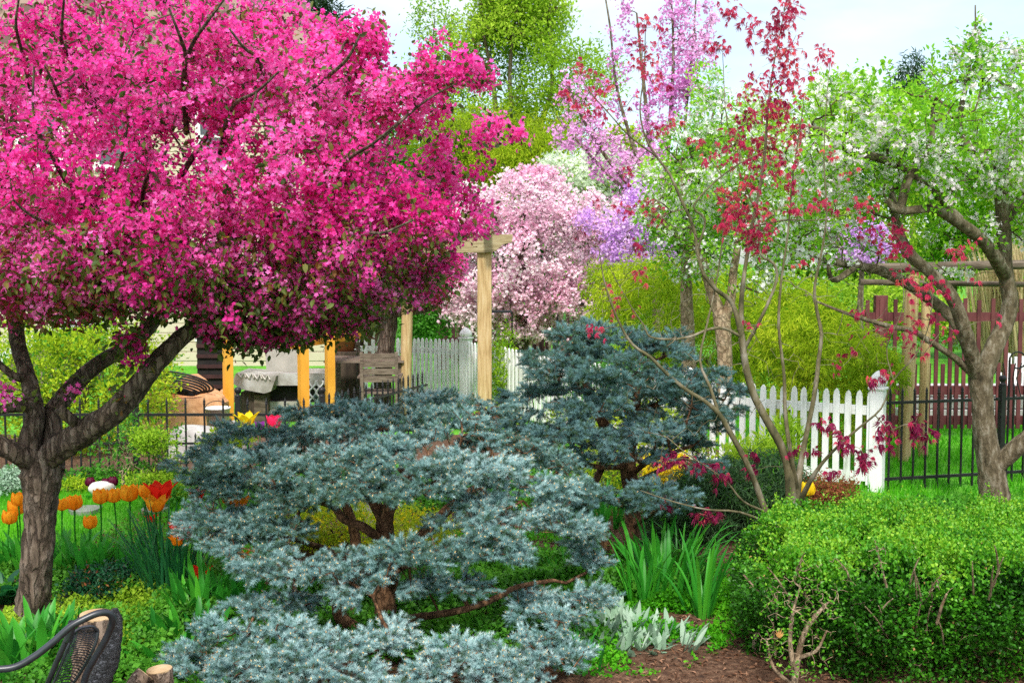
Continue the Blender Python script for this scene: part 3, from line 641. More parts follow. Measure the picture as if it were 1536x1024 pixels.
# round post lattice
t = thing('lattice_panel', 'narrow white metal lattice panel beside the second orange post', 'lattice', at(474, 640, 14.8) * [1, 1, 0]); m = MB()
for sx in (-1, 1):
    for q in (0, 1):
        z = np.linspace(at(0, 648, 14.8)[2], at(0, 570, 14.8)[2], 30); cx = at(469 + 11 * q, 600, 14.8)[0]
        m.tube(np.stack([cx + sx * .045 * np.sin(z * 24), np.full(30, 14.8 - .01 * sx), z], -1), .012, 5)
m.build('lattice', M['brass'], t)
m = MB(); bx(m, 463, 650, 465, 568, 14.82, .02); bx(m, 484, 650, 486, 568, 14.82, .02); m.build('frame', M['black_metal'], t)

# slatted wooden chairs and the table between them
def patio_chair(label, px, y, rz, w=.52):
    c = at(px, 600, y); t = thing('patio_chair', label, 'chair', (c[0], y, 0), 'weathered wooden patio chairs'); t.rotation_euler = (0, 0, 0)
    R = np.array([[math.cos(rz), -math.sin(rz), 0], [math.sin(rz), math.cos(rz), 0], [0, 0, 1]])
    def part(nm, boxes):
        m = MB()
        for cc, dd, rx in boxes: m.box(cc, dd, rx=rx, rnd=RG.random())
        m.V = [v @ R.T + np.array([c[0], y, 0]) for v in m.V]; m.build(nm, M['wood_grey'], t)
    part('backrest', [((0, .02 + (.93 - z) * -.12, z), (w - .06, .018, .082), -.12) for z in (.62, .72, .82, .92)])
    for s in (-1, 1):
        part('leg', [((s * (w / 2 - .02), -.04, .49), (.04, .05, .98), -.12)]); part('leg', [((s * (w / 2 - .02), -.5, .22), (.04, .05, .44), .0)])
        part('armrest', [((s * (w / 2 + .01), -.27, .64), (.06, .5, .025), 0), ((s * (w / 2), -.48, .54), (.035, .04, .2), 0)])
    part('seat', [((0, -.08 - k * .09, .43), (w - .05, .08, .02), 0) for k in range(5)])
    return t
patio_chair('grey wooden slatted chair with its back to the viewer, beside the round log post', 569, 14.9, math.pi + .05, .50)
patio_chair('dark wooden slatted chair half hidden left of the table', 520, 17.0, math.pi - .5, .5)
t = thing('patio_table', 'dark wooden patio table behind the grey slatted chair', 'table', (at(548, 0, 16.)[0], 16., 0)); c = at(548, 0, 16.)[0]
m = MB()
for k in range(7): m.box((c, 15.55 + k * .13, .80), (1.1, .12, .03), rnd=RG.random())
m.build('table_top', M['wood_grey'], t)
for sx in (-1, 1):
    for sy in (0, .75): m = MB(); m.box((c + sx * .48, 15.6 + sy, .39), (.06, .06, .77)); m.build('leg', M['wood_grey'], t)
# terracotta planter at the corner of the lawn
c = at(517, 540, 16.9); t = thing('flower_pot', 'terracotta flower pot behind the patio table at the picket fence', 'pot', (c[0], c[1], .9))
m = MB(); m.lathe([(.0, .85), (.14, .85), (.2, 1.15), (.22, 1.16), (.22, 1.22), (.19, 1.22), (.18, 1.17), (0, 1.16)], (c[0], c[1], 0), 18); m.build('pot', M['terr_pot'], t, True)
m = MB(); m.box((c[0], c[1], .42), (.4, .4, .85), bev=.01); tag(m.build('plant_stand', M['shed_wood']), 'dark square stand under the terracotta pot', 'stand')
# white bucket
c = at(327, 645, 14.0); m = MB(); z = .1
t = thing('bucket', 'white plastic bucket at the foot of the first orange post', 'bucket', (c[0], c[1], 0))
m.lathe([(0, .02), (.12, .02), (.15, .34), (.16, .34), (.16, .36), (.14, .36), (.12, .05), (0, .05)], (c[0], c[1], 0), 18); m.build('body', M['trim'], t, True)
m = MB(); th = np.linspace(0, np.pi, 12); m.tube(np.stack([c[0] + .15 * np.cos(th), np.full(12, c[1] - .02), .34 + .1 * np.sin(th)], -1), .005, 5); m.build('handle', M['black_metal'], t)

# ================================================================== things on the right
# raised bed of pale blocks
t = thing('block_wall', 'low wall of pale concrete blocks behind the maroon fence', 'wall', at(1500, 670, 15.2) * [1, 1, 0])
for r_ in range(3):
    m = MB()
    for k in range(12): m.box((at(1380, 0, 15.2)[0] + k * .36 + (r_ % 2) * .16, 15.2 + .02 * r_, .12 + r_ * .16), (.35, .3, .15), bev=.012, rnd=RG.random())
    m.build('block_course', M['block'], t)
# garden arm chair, white
t = thing('garden_bench', 'white painted garden bench beyond the maroon fence at the right edge', 'bench', at(1512, 600, 16) * [1, 1, 0])
m = MB(); bx(m, 1514, 620, 1512, 530, 16, .06)
for k in range(5): bx(m, 1512 + k * 9, 580, 1518 + k * 9, 536 - (k % 3), 16, .03)
m.build('backrest', M['trim'], t)
m = MB(); bx(m, 1512, 592, 1560, 584, 15.6, .5); m.build('seat', M['trim'], t)
for px in (1514, 1552): m = MB(); a = at(px, 0, 15.65); m.box((a[0], a[1], .32), (.06, .06, .64)); m.build('leg', M['trim'], t)
# shepherd hook with a wire ornament
yk = 11.; t = thing('shepherd_hook', 'black wire shepherd hook with curled wire at the right edge', 'garden hook', at(1530, 700, yk) * [1, 1, 0])
X0 = at(1530, 0, yk)[0]; m = MB(); zt = at(0, 540, yk)[2]; m.tube([(X0, yk, 0), (X0, yk, zt - .1), (X0, yk, zt)], .011, 6)
th = np.linspace(0, 1.6 * np.pi, 16); m.tube(np.stack([X0 + .08 - .08 * np.cos(th), np.full(16, yk), zt + .08 * np.sin(th)], -1), .008, 6); m.build('pole', M['black_metal'], t)
m = MB()
for k in range(9):
    th = np.linspace(0, 2 * np.pi, 20); q = k * .35; zc = at(0, 678, yk)[2]
    m.tube(np.stack([X0 + .085 * np.cos(th) * math.cos(q), yk + .085 * np.cos(th) * math.sin(q), zc + .085 * np.sin(th)], -1), .005, 4)
m.build('wire_ball', M['black_metal'], t)
m = MB(); zc = at(0, 552, yk)[2]
for dx in (-.06, .06, .12): m.tube([(X0 + dx, yk, zc + .05), (X0 + dx * .6, yk, zc - .1), (X0 + dx, yk, zc - .28)], .006, 4)
m.build('wire_cage', M['black_metal'], t)
# black garden trellises left of the dark spruce
for px0, px1, yt, y, lb in ((731, 768, 468, 16.2, 'thin black metal trellis frame right of the pergola post'), (838, 892, 456, 19.5, 'square topped black metal arch behind the dark blue spruce')):
    t = thing('garden_trellis', lb, 'trellis', at((px0 + px1) / 2, 600, y) * [1, 1, 0], 'black metal garden trellises'); a, b, z = at(px0, 0, y)[0], at(px1, 0, y)[0], at(0, yt, y)[2]
    m = MB(); r = .014
    for dy in (0, .35): m.tube([(a, y + dy, 0), (a, y + dy, z - .001)], r, 5); m.tube([(b, y + dy, 0), (b, y + dy, z - .001)], r, 5); m.tube([(a, y + dy, z), (b, y + dy, z)], r, 5)
    m.build('frame', M['black_metal'], t)
    m = MB()
    for k in range(1, 5): m.tube([(a, y, z * k / 5), (b, y, z * k / 5)], .006, 4)
    m.build('rungs', M['black_metal'], t)

# ================================================================== stones
def rock(name, label, c, d, mat, seed, cat='rock'):
    g = np.random.default_rng(seed); m = MB(); a = np.linspace(0, np.pi, 14); b = np.arange(22) * 2 * np.pi / 22
    U = np.stack([np.sin(a)[:, None] * np.cos(b), np.sin(a)[:, None] * np.sin(b), np.cos(a)[:, None] + 0 * b], -1).reshape(-1, 3)
    r = 1 + .28 * (clump(U * 1.1, 1., seed) - .5) + .12 * (clump(U, 3., seed) - .5); U = np.sign(U) * np.abs(U) ** .85 * r[:, None]
    V = U * np.array(d) / 2 + np.array(c); i = np.arange(13)[:, None]; j = np.arange(22)[None]
    m.add(V, np.stack([i * 22 + j, (i + 1) * 22 + j, (i + 1) * 22 + (j + 1) % 22, i * 22 + (j + 1) % 22], -1).reshape(-1, 4)); return tag(m.build(name, mat, None, True), label, cat)
c = at(151, 728, 9.95); rock('white_rock', 'white rounded rock between the dark purple tulips', (c[0], 10.0, .13), (.22, .18, .13), M['white_stone'], 4)
c = at(305, 690, 12.2); rock('boulder', 'large grey boulder behind the black iron fence', (c[0], 12.2, .1), (.75, .6, .62), M['stone'], 5)
c = at(350, 672, 12.8); rock('boulder', 'pale boulder right of the large grey boulder', (c[0], 12.8, .1), (.5, .5, .5), M['stone'], 6)
c = at(545, 735, 8.9); rock('boulder', 'pinkish pale stone seen through the gap in the front blue spruce', (c[0] - .02, 8.9, .2), (.32, .3, .45), M['white_stone'], 7)

# ================================================================== foreground left: logs, burnt log, metal chair
def log(label, p0, p1, r, mat, end, seed, name='log', flat=1.0, taper=1.0):
    t = thing(name, label, 'log', p0, None); g = np.random.default_rng(seed); m = MB(); n = 14; s = 22
    P = np.linspace(p0, p1, n); P[1:-1] += g.normal(size=(n - 2, 3)) * r * .03
    m.tube(P, np.linspace(r, r * taper, n), s, cap=False, wob=.07); m.build('bark', mat, t, True)
    m = MB(); m.tube([P[-1] - nrm(P[-1] - P[-2]) * .004, P[-1] + nrm(P[-1] - P[-2]) * .002], r * taper * .97, s, wob=.02); m.build('cut_end', end, t)
    return t
yl = 4.85; b = at(112, 0, yl)[0]
log('upright pale log with a slanting cut top behind the black chair', (b - .06, yl + .02, 0), (b + .03, yl, at(0, 922, yl)[2]), .075, M['log_bark'], M['log_end'], 1)
log('short pale log with a flat cut end right of the charred log', (at(222, 0, 4.75)[0], 4.75, 0), (at(218, 0, 4.75)[0], 4.75, at(0, 1003, 4.75)[2]), .055, M['log_bark'], M['log_end'], 2)
log('low pale branch stub between the charred log and the short log', (at(150, 0, 4.62)[0], 4.6, .26), (at(196, 0, 4.68)[0], 4.68, at(0, 1010, 4.68)[2]), .04, M['log_bark'], M['log_end'], 3)
yc = 4.45; P = [at(172, 912, yc), at(173, 930, yc), at(171, 955, yc), at(163, 985, yc), at(152, 1012, yc), at(138, 1045, yc), at(118, 1090, yc), at(90, 1140, yc), at(60, 1220, yc)]
Q = smooth([(*p, r) for p, r in zip(P, (.012, .026, .032, .041, .047, .05, .052, .054, .055))], 6); m = MB(); Q[-1, 2] = max(Q[-1, 2], .0)
m.tube(Q[:, :3], Q[:, 3], 20, wob=.1); tag(m.build('charred_log', M['char'], None, True), 'leaning charred black log with crazed bark beside the chair', 'log')

yc = 4.05; t = thing('metal_chair', 'black metal garden chair with curved tube arm and wire mesh back at bottom left', 'chair', at(60, 1100, yc) * [1, 1, 0])
def tp(L, y0, y1, k=6):
    n = len(L); return smooth([(*at(a, b, y0 + (y1 - y0) * i / (n - 1)), 0) for i, (a, b) in enumerate(L)], k)[:, :3]
fr = tp([(118, 1060), (128, 1015), (140, 990), (155, 965), (166, 942), (169, 928), (162, 919), (148, 919), (128, 927), (105, 940), (80, 962), (50, 985), (18, 1001), (-30, 1003), (-70, 1002)], 4.02, 3.75)
m = MB(); m.tube(fr, .0125, 10); m.build('arm_frame', M['chair_metal'], t, True)
st_ = tp([(106, 938), (100, 958), (88, 985), (72, 1024), (50, 1080), (40, 1180)], 3.9, 3.95); m = MB(); m.tube(st_, .010, 8); m.build('leg', M['chair_metal'], t, True)
m = MB(); a = at(106, 940, 3.9); m.tube([a + [-.012, 0, -.05], a + [.008, 0, .02]], .015, 8); m.build('bracket', M['chair_metal'], t, True)
Lp = tp([(110, 948), (104, 965), (95, 988), (84, 1015), (70, 1050), (60, 1085)], 3.97, 3.9); Rp = tp([(147, 946), (144, 962), (134, 985), (118, 1012), (100, 1042), (88, 1085)], 4.04, 4.02)
top = tp([(110, 948), (122, 941), (138, 939), (147, 946)], 3.97, 4.04)
m = MB(); m.tube(Lp, .006, 6); m.tube(Rp, .006, 6); m.tube(top, .006, 6); bf = m.build('back_frame', M['chair_metal'], t, True)
m = MB(); nw = 34
for k in range(1, nw):
    f = k / nw; i = f * (len(Lp) - 1); i0 = int(i); q = i - i0; a = Lp[i0] * (1 - q) + Lp[min(i0 + 1, len(Lp) - 1)] * q; b = Rp[i0] * (1 - q) + Rp[min(i0 + 1, len(Rp) - 1)] * q
    mid = (a + b) / 2 + np.array([0, .015, .012]); m.tube([a, a * .6 + mid * .4 + [0, .004, .004], mid, b * .6 + mid * .4 + [0, .004, .004], b], .0022, 4, cap=False)
for k in range(1, 7):
    f = k / 7; m.tube([Lp[i] * (1 - f) + Rp[i] * f + [0, .015 * math.sin(math.pi * f), .012 * math.sin(math.pi * f)] for i in range(2, len(Lp), 3)], .0012, 3, cap=False)
m.build('back_mesh', M['chair_metal'], t)
sx, sy = at(20, 1090, 3.9)[0], 3.85; m = MB(); m.box((sx - .12, sy, .42), (.5, .48, .02), bev=.006); m.build('seat', M['chair_metal'], t)
for dx, dy in ((-.34, -.2), (.1, -.2), (-.34, .2)):
    m = MB(); m.tube([(sx + dx, sy + dy, .42), (sx + dx * 1.1, sy + dy * 1.1, 0)], .011, 8); m.build('leg', M['chair_metal'], t, True)

# ================================================================== plants
def plant(name, label, cat, base, group=None): return thing(name, label, cat, base, group)
def rn(P, f=1.0, s=0., a=.8): return np.clip(clump(P, f, s) * a + .1 + RG.normal(size=len(P)) * .12, 0, 1)

# ---------------- magenta crabapple, front left
def crab():
    g = np.random.default_rng(21); S = Skel(); yt = gY(945)
    t = plant('crabapple_tree', 'magenta flowering crabapple with dark rough trunk in front left of the lawn', 'tree', at(50, 945, yt) * [1, 1, 0])
    # trunk (two fused stems above the fork)
    S.limb(px_limb([(44, 955, yt, 64), (46, 925, yt, 51), (52, 870, yt, 46), (59, 800, yt, 45), (62, 745, yt, 50), (62, 705, yt, 62), (62, 672, yt, 52)]), 6)
    S.limb(px_limb([(50, 700, yt, 40), (46, 660, yt - .02, 34), (52, 622, yt, 28), (42, 570, yt + .1, 24), (28, 520, yt + .25, 22), (22, 470, yt + .4, 22), (10, 400, yt + .6, 18), (0, 300, yt + .8, 14), (20, 180, yt + .9, 9), (30, 60, yt + 1, 5)]), 4)
    S.limb(px_limb([(76, 705, yt, 40), (78, 660, yt + .08, 34), (76, 625, yt + .1, 30), (100, 590, yt + .2, 26), (140, 550, yt + .35, 24), (190, 520, yt + .55, 22), (232, 478, yt + .7, 22), (245, 420, yt + .8, 20), (235, 330, yt + .9, 16), (215, 240, yt + .9, 11), (160, 120, yt + .9, 7), (150, 20, yt + .9, 4)]), 4)
    S.limb(px_limb([(66, 690, yt, 38), (95, 668, yt - .1, 40), (130, 646, yt - .2, 39), (170, 618, yt - .28, 36), (205, 580, yt - .3, 33), (235, 545, yt - .3, 29), (270, 508, yt - .25, 26), (300, 482, yt - .2, 23), (312, 455, yt - .15, 19), (330, 400, yt - .1, 18), (370, 330, yt - .1, 14), (420, 240, yt - .1, 10), (470, 150, yt, 7), (520, 60, yt, 4)]), 5)
    S.limb(px_limb([(285, 495, yt - .22, 20), (330, 470, yt - .1, 18), (390, 455, yt + .1, 15), (450, 460, yt + .3, 13), (510, 480, yt + .4, 10), (560, 455, yt + .5, 8), (620, 420, yt + .5, 5)]), 4)
    S.limb(px_limb([(240, 440, yt + .75, 16), (300, 380, yt + .9, 14), (390, 350, yt + 1.1, 12), (480, 320, yt + 1.2, 10), (570, 280, yt + 1.2, 7), (660, 240, yt + 1.2, 4)]), 4)
    S.limb(px_limb([(340, 380, yt - .1, 15), (420, 320, yt - .3, 12), (500, 270, yt - .4, 9), (580, 200, yt - .4, 6), (640, 150, yt - .4, 3.5), (700, 118, yt - .4, 2.5)]), 4)
    S.limb(px_limb([(60, 698, yt, 34), (20, 678, yt - .15, 30), (-20, 655, yt - .25, 28), (-80, 600, yt - .3, 22), (-120, 500, yt - .3, 20), (-120, 350, yt - .3, 14), (-90, 200, yt - .3, 8)]), 4)
    S.limb(px_limb([(50, 605, yt, 22), (20, 612, yt - .1, 15), (-20, 612, yt - .2, 12), (-60, 590, yt - .3, 9)]), 4)
    S.limb(px_limb([(42, 570, yt + .1, 14), (15, 560, yt, 11), (-20, 520, yt, 9), (-60, 420, yt, 6)]), 4)
    S.limb(px_limb([(120, 640, yt - .12, 18), (106, 628, yt - .25, 17), (88, 612, yt - .3, 15)]), 4)
    S.limb(px_limb([(235, 330, yt + .9, 12), (280, 250, yt + .5, 9), (340, 150, yt + .3, 6), (350, 40, yt + .2, 4)]), 4)
    S.limb(px_limb([(0, 300, yt + .8, 10), (60, 230, yt + .3, 8), (110, 130, yt - .1, 6), (90, 20, yt - .2, 4)]), 4)
    B = [(60, 60, yt + .1, 190, 120, 1.3), (250, 60, yt, 190, 130, 1.4), (400, 100, yt + .1, 115, 120, 1.2), (540, 60, yt + .2, 42, 62, .3, .8), (500, 150, yt, 110, 70, .9),
         (60, 230, yt, 200, 130, 1.5), (260, 230, yt - .1, 200, 130, 1.5), (450, 260, yt, 170, 110, 1.3), (600, 240, yt + .2, 110, 100, .9), (690, 110, yt - .3, 45, 22, .3), (655, 95, yt - .3, 30, 38, .25), (700, 170, yt - .2, 34, 18, .2), (620, 160, yt, 60, 45, .5), (735, 200, yt + .2, 22, 28, .15, .7), (770, 205, yt + .3, 20, 10, .1, .5), (730, 110, yt - .3, 25, 10, .1, .6),
         (700, 240, yt + .2, 60, 30, .4), (660, 320, yt + .3, 85, 55, .7), (560, 340, yt, 130, 60, 1.), (100, 370, yt - .1, 200, 75, 1.4), (300, 370, yt - .3, 190, 75, 1.3), (480, 390, yt - .2, 140, 60, 1.0), (610, 400, yt + .2, 85, 55, .6),
         (90, 440, yt - .2, 160, 40, 1.0, .7), (270, 440, yt - .3, 110, 35, .8, .6), (380, 450, yt - .1, 110, 50, .8), (490, 460, yt + .1, 80, 42, .6), (440, 490, yt + .2, 80, 20, .5, .5), (610, 425, yt + .3, 60, 32, .5), (510, 482, yt + .2, 50, 20, .4, .6), (360, 505, yt, 50, 22, .3, .6),
         (60, 475, yt - .1, 70, 22, .3, .5), (25, 590, yt - .35, 42, 16, .15, .5), (85, 595, yt - .35, 40, 22, .15, .6), (150, 590, yt - .5, 34, 22, .12, .6), (195, 520, yt - .4, 30, 20, .15, .5), (-110, 250, yt, 120, 260, 1.4)]
    for L in ([(51, 100), (51, 178), (79, 237), (110, 285), (170, 330)], [(192, 185), (184, 230), (172, 273), (190, 330)], [(336, 0), (312, 32), (287, 70), (275, 120), (280, 200)], [(253, 12), (268, 50), (278, 80), (277, 110), (290, 170)], [(344, 43), (366, 72), (391, 95), (400, 160)], [(541, 51), (524, 84), (503, 106), (455, 144), (410, 200)], [(418, 108), (385, 138), (348, 162), (330, 230)], [(253, 221), (238, 246), (218, 272), (210, 330)],
              [(67, 99), (80, 125), (91, 150), (120, 210)], [(96, 0), (93, 40), (95, 70), (130, 130)], [(28, 0), (24, 40), (36, 90), (50, 150)], [(590, 190), (560, 215), (520, 240), (470, 280)], [(20, 300), (50, 325), (110, 350), (180, 390)], [(620, 330), (570, 350), (520, 345), (450, 380)]):
        n_ = len(L); S.limb(px_limb([(a, b, yt - 1.12 + 1.0 * (i / (n_ - 1)) ** 2, 3.0 + 1.6 * i) for i, (a, b) in enumerate(L)][::-1]), 4)
    T = np.vstack([blobs(B, 4600, g, .45, .40, 2.7), blobs([(80, 400, yt - .1, 190, 45, 1.1), (280, 420, yt - .2, 140, 45, 1.), (450, 430, yt, 110, 40, .7), (130, 440, yt - .4, 150, 30, .5)], 700, g, .3), blobs([(400, 502, yt + .1, 60, 18, .3), (340, 488, yt, 50, 16, .3)], 70, g, .3)])
    S.grow(T, seg=.12, g=g, wig=.10, rise=.5, tw_from=.2); S.radii(.0026, .42, .03)
    tr, tw = MB(), MB(); S.mesh(tr, tw, (20, 5), .10)
    tr.build('trunk', M['bark_crab'], t, True); tw.build('twigs', M['bark_twig'], t, True)
    P, D = S.ends(); Q, E = S.along()
    zlim = at(0, 330, yt)[2]; low = np.clip((zlim - Q[:, 2]) / .8, 0, 1)          # the lowest, shaded spurs carry more leaves and fewer open flowers
    keep = g.random(len(Q)) > low * .78; keepP = g.random(len(P)) > np.clip((zlim - P[:, 2]) / .8, 0, 1) * .55
    fl = MB(); scatter(fl, FLOW_D, P[keepP], D[keepP], 24, .030, (.011, .018), rn(P[keepP], 2.2), 'flower', g, .35, 1.1)
    scatter(fl, FLOW_D, Q[keep], E[keep], 6, .024, (.010, .016), rn(Q[keep], 2.2), 'flower', g, .45, 1.2); fl.build('blossoms', M['crab_pink'], t)
    bd = MB(); scatter(bd, BUD, P, D, 3, .035, (.006, .010), rn(P), 'leaf', g, .2, 1.); bd.build('buds', M['crab_bud'], t)
    lf = MB(); scatter(lf, LEAF, P, D, 4, .045, (.028, .055), rn(P, 1.5, 2), 'leaf', g, .1, .9); scatter(lf, LEAF, Q[::2], E[::2], 3, .03, (.028, .05), rn(Q[::2], 1.5, 2), 'leaf', g, .1, 1.)
    kk = low > .12; scatter(lf, LEAF, Q[kk], E[kk], 6, .045, (.03, .058), rn(Q[kk], 1.5, 2), 'leaf', g, -.15, 1.); lf.build('leaves', M['crab_leaf'], t)
crab()

def flowering(name, label, cat, base, limbs, B, n, parts, seed, bark='bark_grey', tipr=.003, seg=.2, noise=.2, nf=1., segs=(12, 4), group=None, shell=.5, sag=0, wig=.12, rise=.25, cap=.05, prefer=None, twmat='bark_twig', tw_from=.35, trunkname='trunk'):
    g = np.random.default_rng(seed); S = Skel(); t = plant(name, label, cat, base, group)
    for L in limbs: S.limb(px_limb(L), 5)
    T = blobs(B, n, g, shell, noise, nf); S.grow(T, seg=seg, g=g, sag=sag, wig=wig, rise=rise, prefer=prefer, tw_from=tw_from); S.radii(tipr, .42, cap)
    tr, tw = MB(), MB(); S.mesh(tr, tw, segs, .07); tr.build(trunkname, M[bark], t, True); tw.build('twigs', M[twmat], t, True)
    P, D = S.ends(); Q, E = S.along()
    for nm, T_, mat, perP, perQ, spread, size, mode, up, chaos, f, sd, *th in parts:
        m = MB(); kp = (clump(P, 2.1, sd) + g.normal(size=len(P)) * .16 > th[0]) if th else np.ones(len(P), bool)
        if perP: scatter(m, T_, P[kp], D[kp], perP, spread, size, rn(P[kp], f, sd), mode, g, up, chaos)
        if perQ:
            if perQ < 1: k = g.random(len(Q)) < perQ; scatter(m, T_, Q[k], E[k], 1, spread, size, rn(Q[k], f, sd), mode, g, up, chaos)
            else: scatter(m, T_, Q, E, int(perQ), spread, size, rn(Q, f, sd), mode, g, up, chaos)
        m.build(nm, M[mat], t)
    return t, S
# second crabapple behind the patio chair
y = 16.3; flowering('crabapple_tree', 'smaller crabapple with leaning brown trunk behind the grey wooden chair', 'tree', at(575, 650, y) * [1, 1, 0],
    [[(572, 665, y, 30), (574, 600, y, 27), (577, 540, y, 26), (583, 490, y, 25), (580, 462, y, 27), (570, 435, y, 18), (560, 395, y, 13), (545, 340, y, 8)], [(583, 480, y, 20), (592, 455, y, 13), (606, 425, y, 10), (625, 380, y, 7), (640, 320, y, 5)], [(588, 470, y, 14), (620, 468, y, 10), (650, 460, y, 7), (680, 430, y, 4)]],
    [(600, 370, y, 95, 70, 1.2), (550, 340, y, 80, 80, 1.2), (650, 400, y, 55, 45, .8), (560, 440, y, 40, 22, .5, .5), (620, 440, y, 45, 25, .5), (655, 440, y, 25, 28, .3, .6), (470, 380, y, 90, 50, 1.)], 1100,
    [('blossoms', FLOW_D, 'crab_pink', 10, 4, .045, (.016, .026), 'flower', .3, 1.1, 2., 0), ('leaves', LEAF, 'crab_leaf', 4, 3, .05, (.035, .06), 'leaf', 0, 1., 1.5, 2)], 31, 'bark_crab')

# ---------------- apple tree, right
y = 9.7; base = at(1490, 760, y) * [1, 1, 0]
apple_parts = [('leaves', LEAF, 'apple_leaf', 8, 2, .035, (.032, .06), 'leaf', .25, .9, 1.2, 1), ('blossoms', FLOW, 'apple_white', 12, 0, .030, (.017, .027), 'flower', .3, .9, 1.1, 4, .54)]
flowering('apple_tree', 'white flowering apple tree with leaning forked grey trunk at the right edge', 'tree', base,
    [[(1496, 790, y, 50), (1490, 730, y, 42), (1484, 690, y, 37), (1476, 640, y, 33), (1473, 600, y, 32), (1471, 570, y, 34), (1471, 545, y, 34)],
     [(1470, 568, y, 26), (1456, 530, y - .1, 23), (1447, 495, y - .2, 21), (1434, 457, y - .25, 20), (1414, 428, y - .3, 19), (1390, 404, y - .35, 17), (1362, 378, y - .35, 18), (1347, 345, y - .35, 15), (1338, 290, y - .3, 10)],
     [(1474, 562, y, 29), (1490, 522, y + .05, 27), (1508, 485, y + .1, 25), (1515, 450, y + .1, 23), (1508, 410, y + .1, 22), (1506, 360, y + .1, 21), (1503, 300, y + .1, 20), (1500, 262, y + .1, 19), (1480, 240, y, 14), (1440, 200, y, 10), (1450, 120, y, 6)],
     [(1508, 415, y + .1, 20), (1494, 388, y - .15, 20), (1470, 358, y - .35, 18), (1440, 335, y - .5, 17), (1400, 314, y - .6, 14), (1350, 316, y - .6, 12), (1330, 300, y - .6, 10)],
     [(1350, 316, y - .6, 12), (1362, 270, y - .6, 14), (1376, 245, y - .6, 12), (1396, 215, y - .6, 9), (1400, 160, y - .6, 6)],
     [(1452, 520, y, 18), (1434, 484, y + .1, 17), (1411, 461, y + .15, 17), (1368, 430, y + .1, 16), (1321, 406, y, 15), (1278, 398, y - .1, 12), (1239, 391, y - .2, 9), (1190, 380, y - .2, 5)],
     [(1458, 560, y, 12), (1430, 535, y - .1, 10), (1388, 508, y - .2, 9), (1368, 496, y - .3, 8), (1329, 488, y - .4, 7), (1270, 470, y - .5, 5), (1220, 450, y - .5, 3)],
     [(1290, 395, y - .1, 12), (1250, 420, y - .3, 8), (1240, 380, y - .4, 5)],
     [(1290, 232, y - .7, 13), (1250, 213, y - .8, 16), (1230, 196, y - .8, 10), (1200, 190, y - .9, 6)],
     [(1440, 328, y - .5, 12), (1370, 262, y - .6, 9), (1320, 238, y - .65, 12), (1290, 232, y - .7, 13)],
     [(1488, 705, y, 26), (1515, 680, y - .05, 27), (1545, 655, y - .1, 25), (1585, 625, y - .1, 22), (1640, 590, y, 26), (1680, 480, y, 18), (1660, 350, y, 12)],
     [(1500, 262, y + .1, 22), (1530, 210, y + .1, 14), (1560, 140, y, 8)], [(1450, 120, y, 5), (1462, 60, y, 3), (1463, 8, y, 2)], [(1508, 330, y + .1, 18), (1545, 280, y + .2, 12), (1600, 200, y + .2, 8)]],
    [(1450, 170, y, 110, 75, 1.0), (1540, 200, y, 110, 110, 1.2), (1360, 190, y - .3, 90, 65, .9), (1280, 180, y - .6, 75, 55, .6), (1240, 140, y - .7, 40, 28, .3, .6), (1300, 130, y - .6, 60, 28, .4, .8), (1440, 95, y, 60, 32, .4, .8), (1500, 90, y, 40, 30, .3, .6), (1462, 60, y, 12, 50, .08, .5), (1280, 250, y - .6, 85, 50, .7), (1210, 240, y - .8, 60, 60, .5, .9), (1400, 250, y - .2, 110, 45, .9), (1490, 260, y, 90, 40, .9),
     (1250, 320, y - .5, 80, 40, .6), (1350, 300, y - .3, 90, 30, .7), (1430, 350, y, 70, 35, .6, .5), (1330, 355, y, 90, 30, .6, .6), (1400, 410, y + .3, 60, 18, .3, .35), (1230, 375, y - .2, 60, 30, .4, .5), (1540, 330, y + .2, 60, 40, .5, .5), (1620, 300, y, 100, 150, 1.0, .6)],
    1650, apple_parts, 41, 'bark_grey', .0028, .16, .28, 1.6, (20, 5), cap=.02)
# second apple tree with tan trunks, behind the maple
y = 14.; flowering('apple_tree', 'white flowering apple tree with pale tan Y-shaped trunk behind the red maple', 'tree', at(1086, 640, y) * [1, 1, 0],
    [[(1086, 700, y, 24), (1086, 620, y, 23), (1087, 560, y, 22), (1085, 500, y, 24), (1082, 470, y, 26)], [(1082, 475, y, 20), (1070, 445, y, 17), (1062, 420, y, 15), (1050, 380, y, 12), (1030, 320, y, 8), (1020, 240, y, 5)], [(1086, 478, y, 18), (1096, 450, y, 14), (1100, 410, y, 12), (1110, 350, y, 10), (1120, 280, y, 7), (1100, 200, y, 4)], [(1110, 350, y, 9), (1160, 320, y, 8), (1210, 290, y, 5)], [(1050, 380, y, 8), (1000, 340, y, 6), (980, 300, y, 4)]],
    [(1090, 180, y, 60, 55, .8), (1060, 130, y, 30, 35, .4, .6), (1030, 210, y, 50, 35, .6), (1120, 230, y, 80, 60, .9), (1050, 280, y, 80, 50, .8), (1160, 300, y, 90, 60, .9), (1080, 350, y, 90, 45, .8), (1000, 330, y, 50, 40, .6), (1180, 370, y, 70, 40, .7), (1200, 430, y, 55, 30, .5, .6), (1030, 390, y, 60, 25, .6, .6), (1130, 420, y, 50, 20, .4, .4), (1200, 210, y, 60, 60, .8)],
    1250, [('leaves', LEAF, 'apple_leaf', 6, 2, .05, (.04, .07), 'leaf', .2, .9, 1.2, 1), ('blossoms', FLOW, 'apple_white', 9, 0, .045, (.020, .034), 'flower', .3, .9, 1.1, 4, .56)], 42, 'bark_tan', .0035, .22, .25, 1.5, (14, 4))
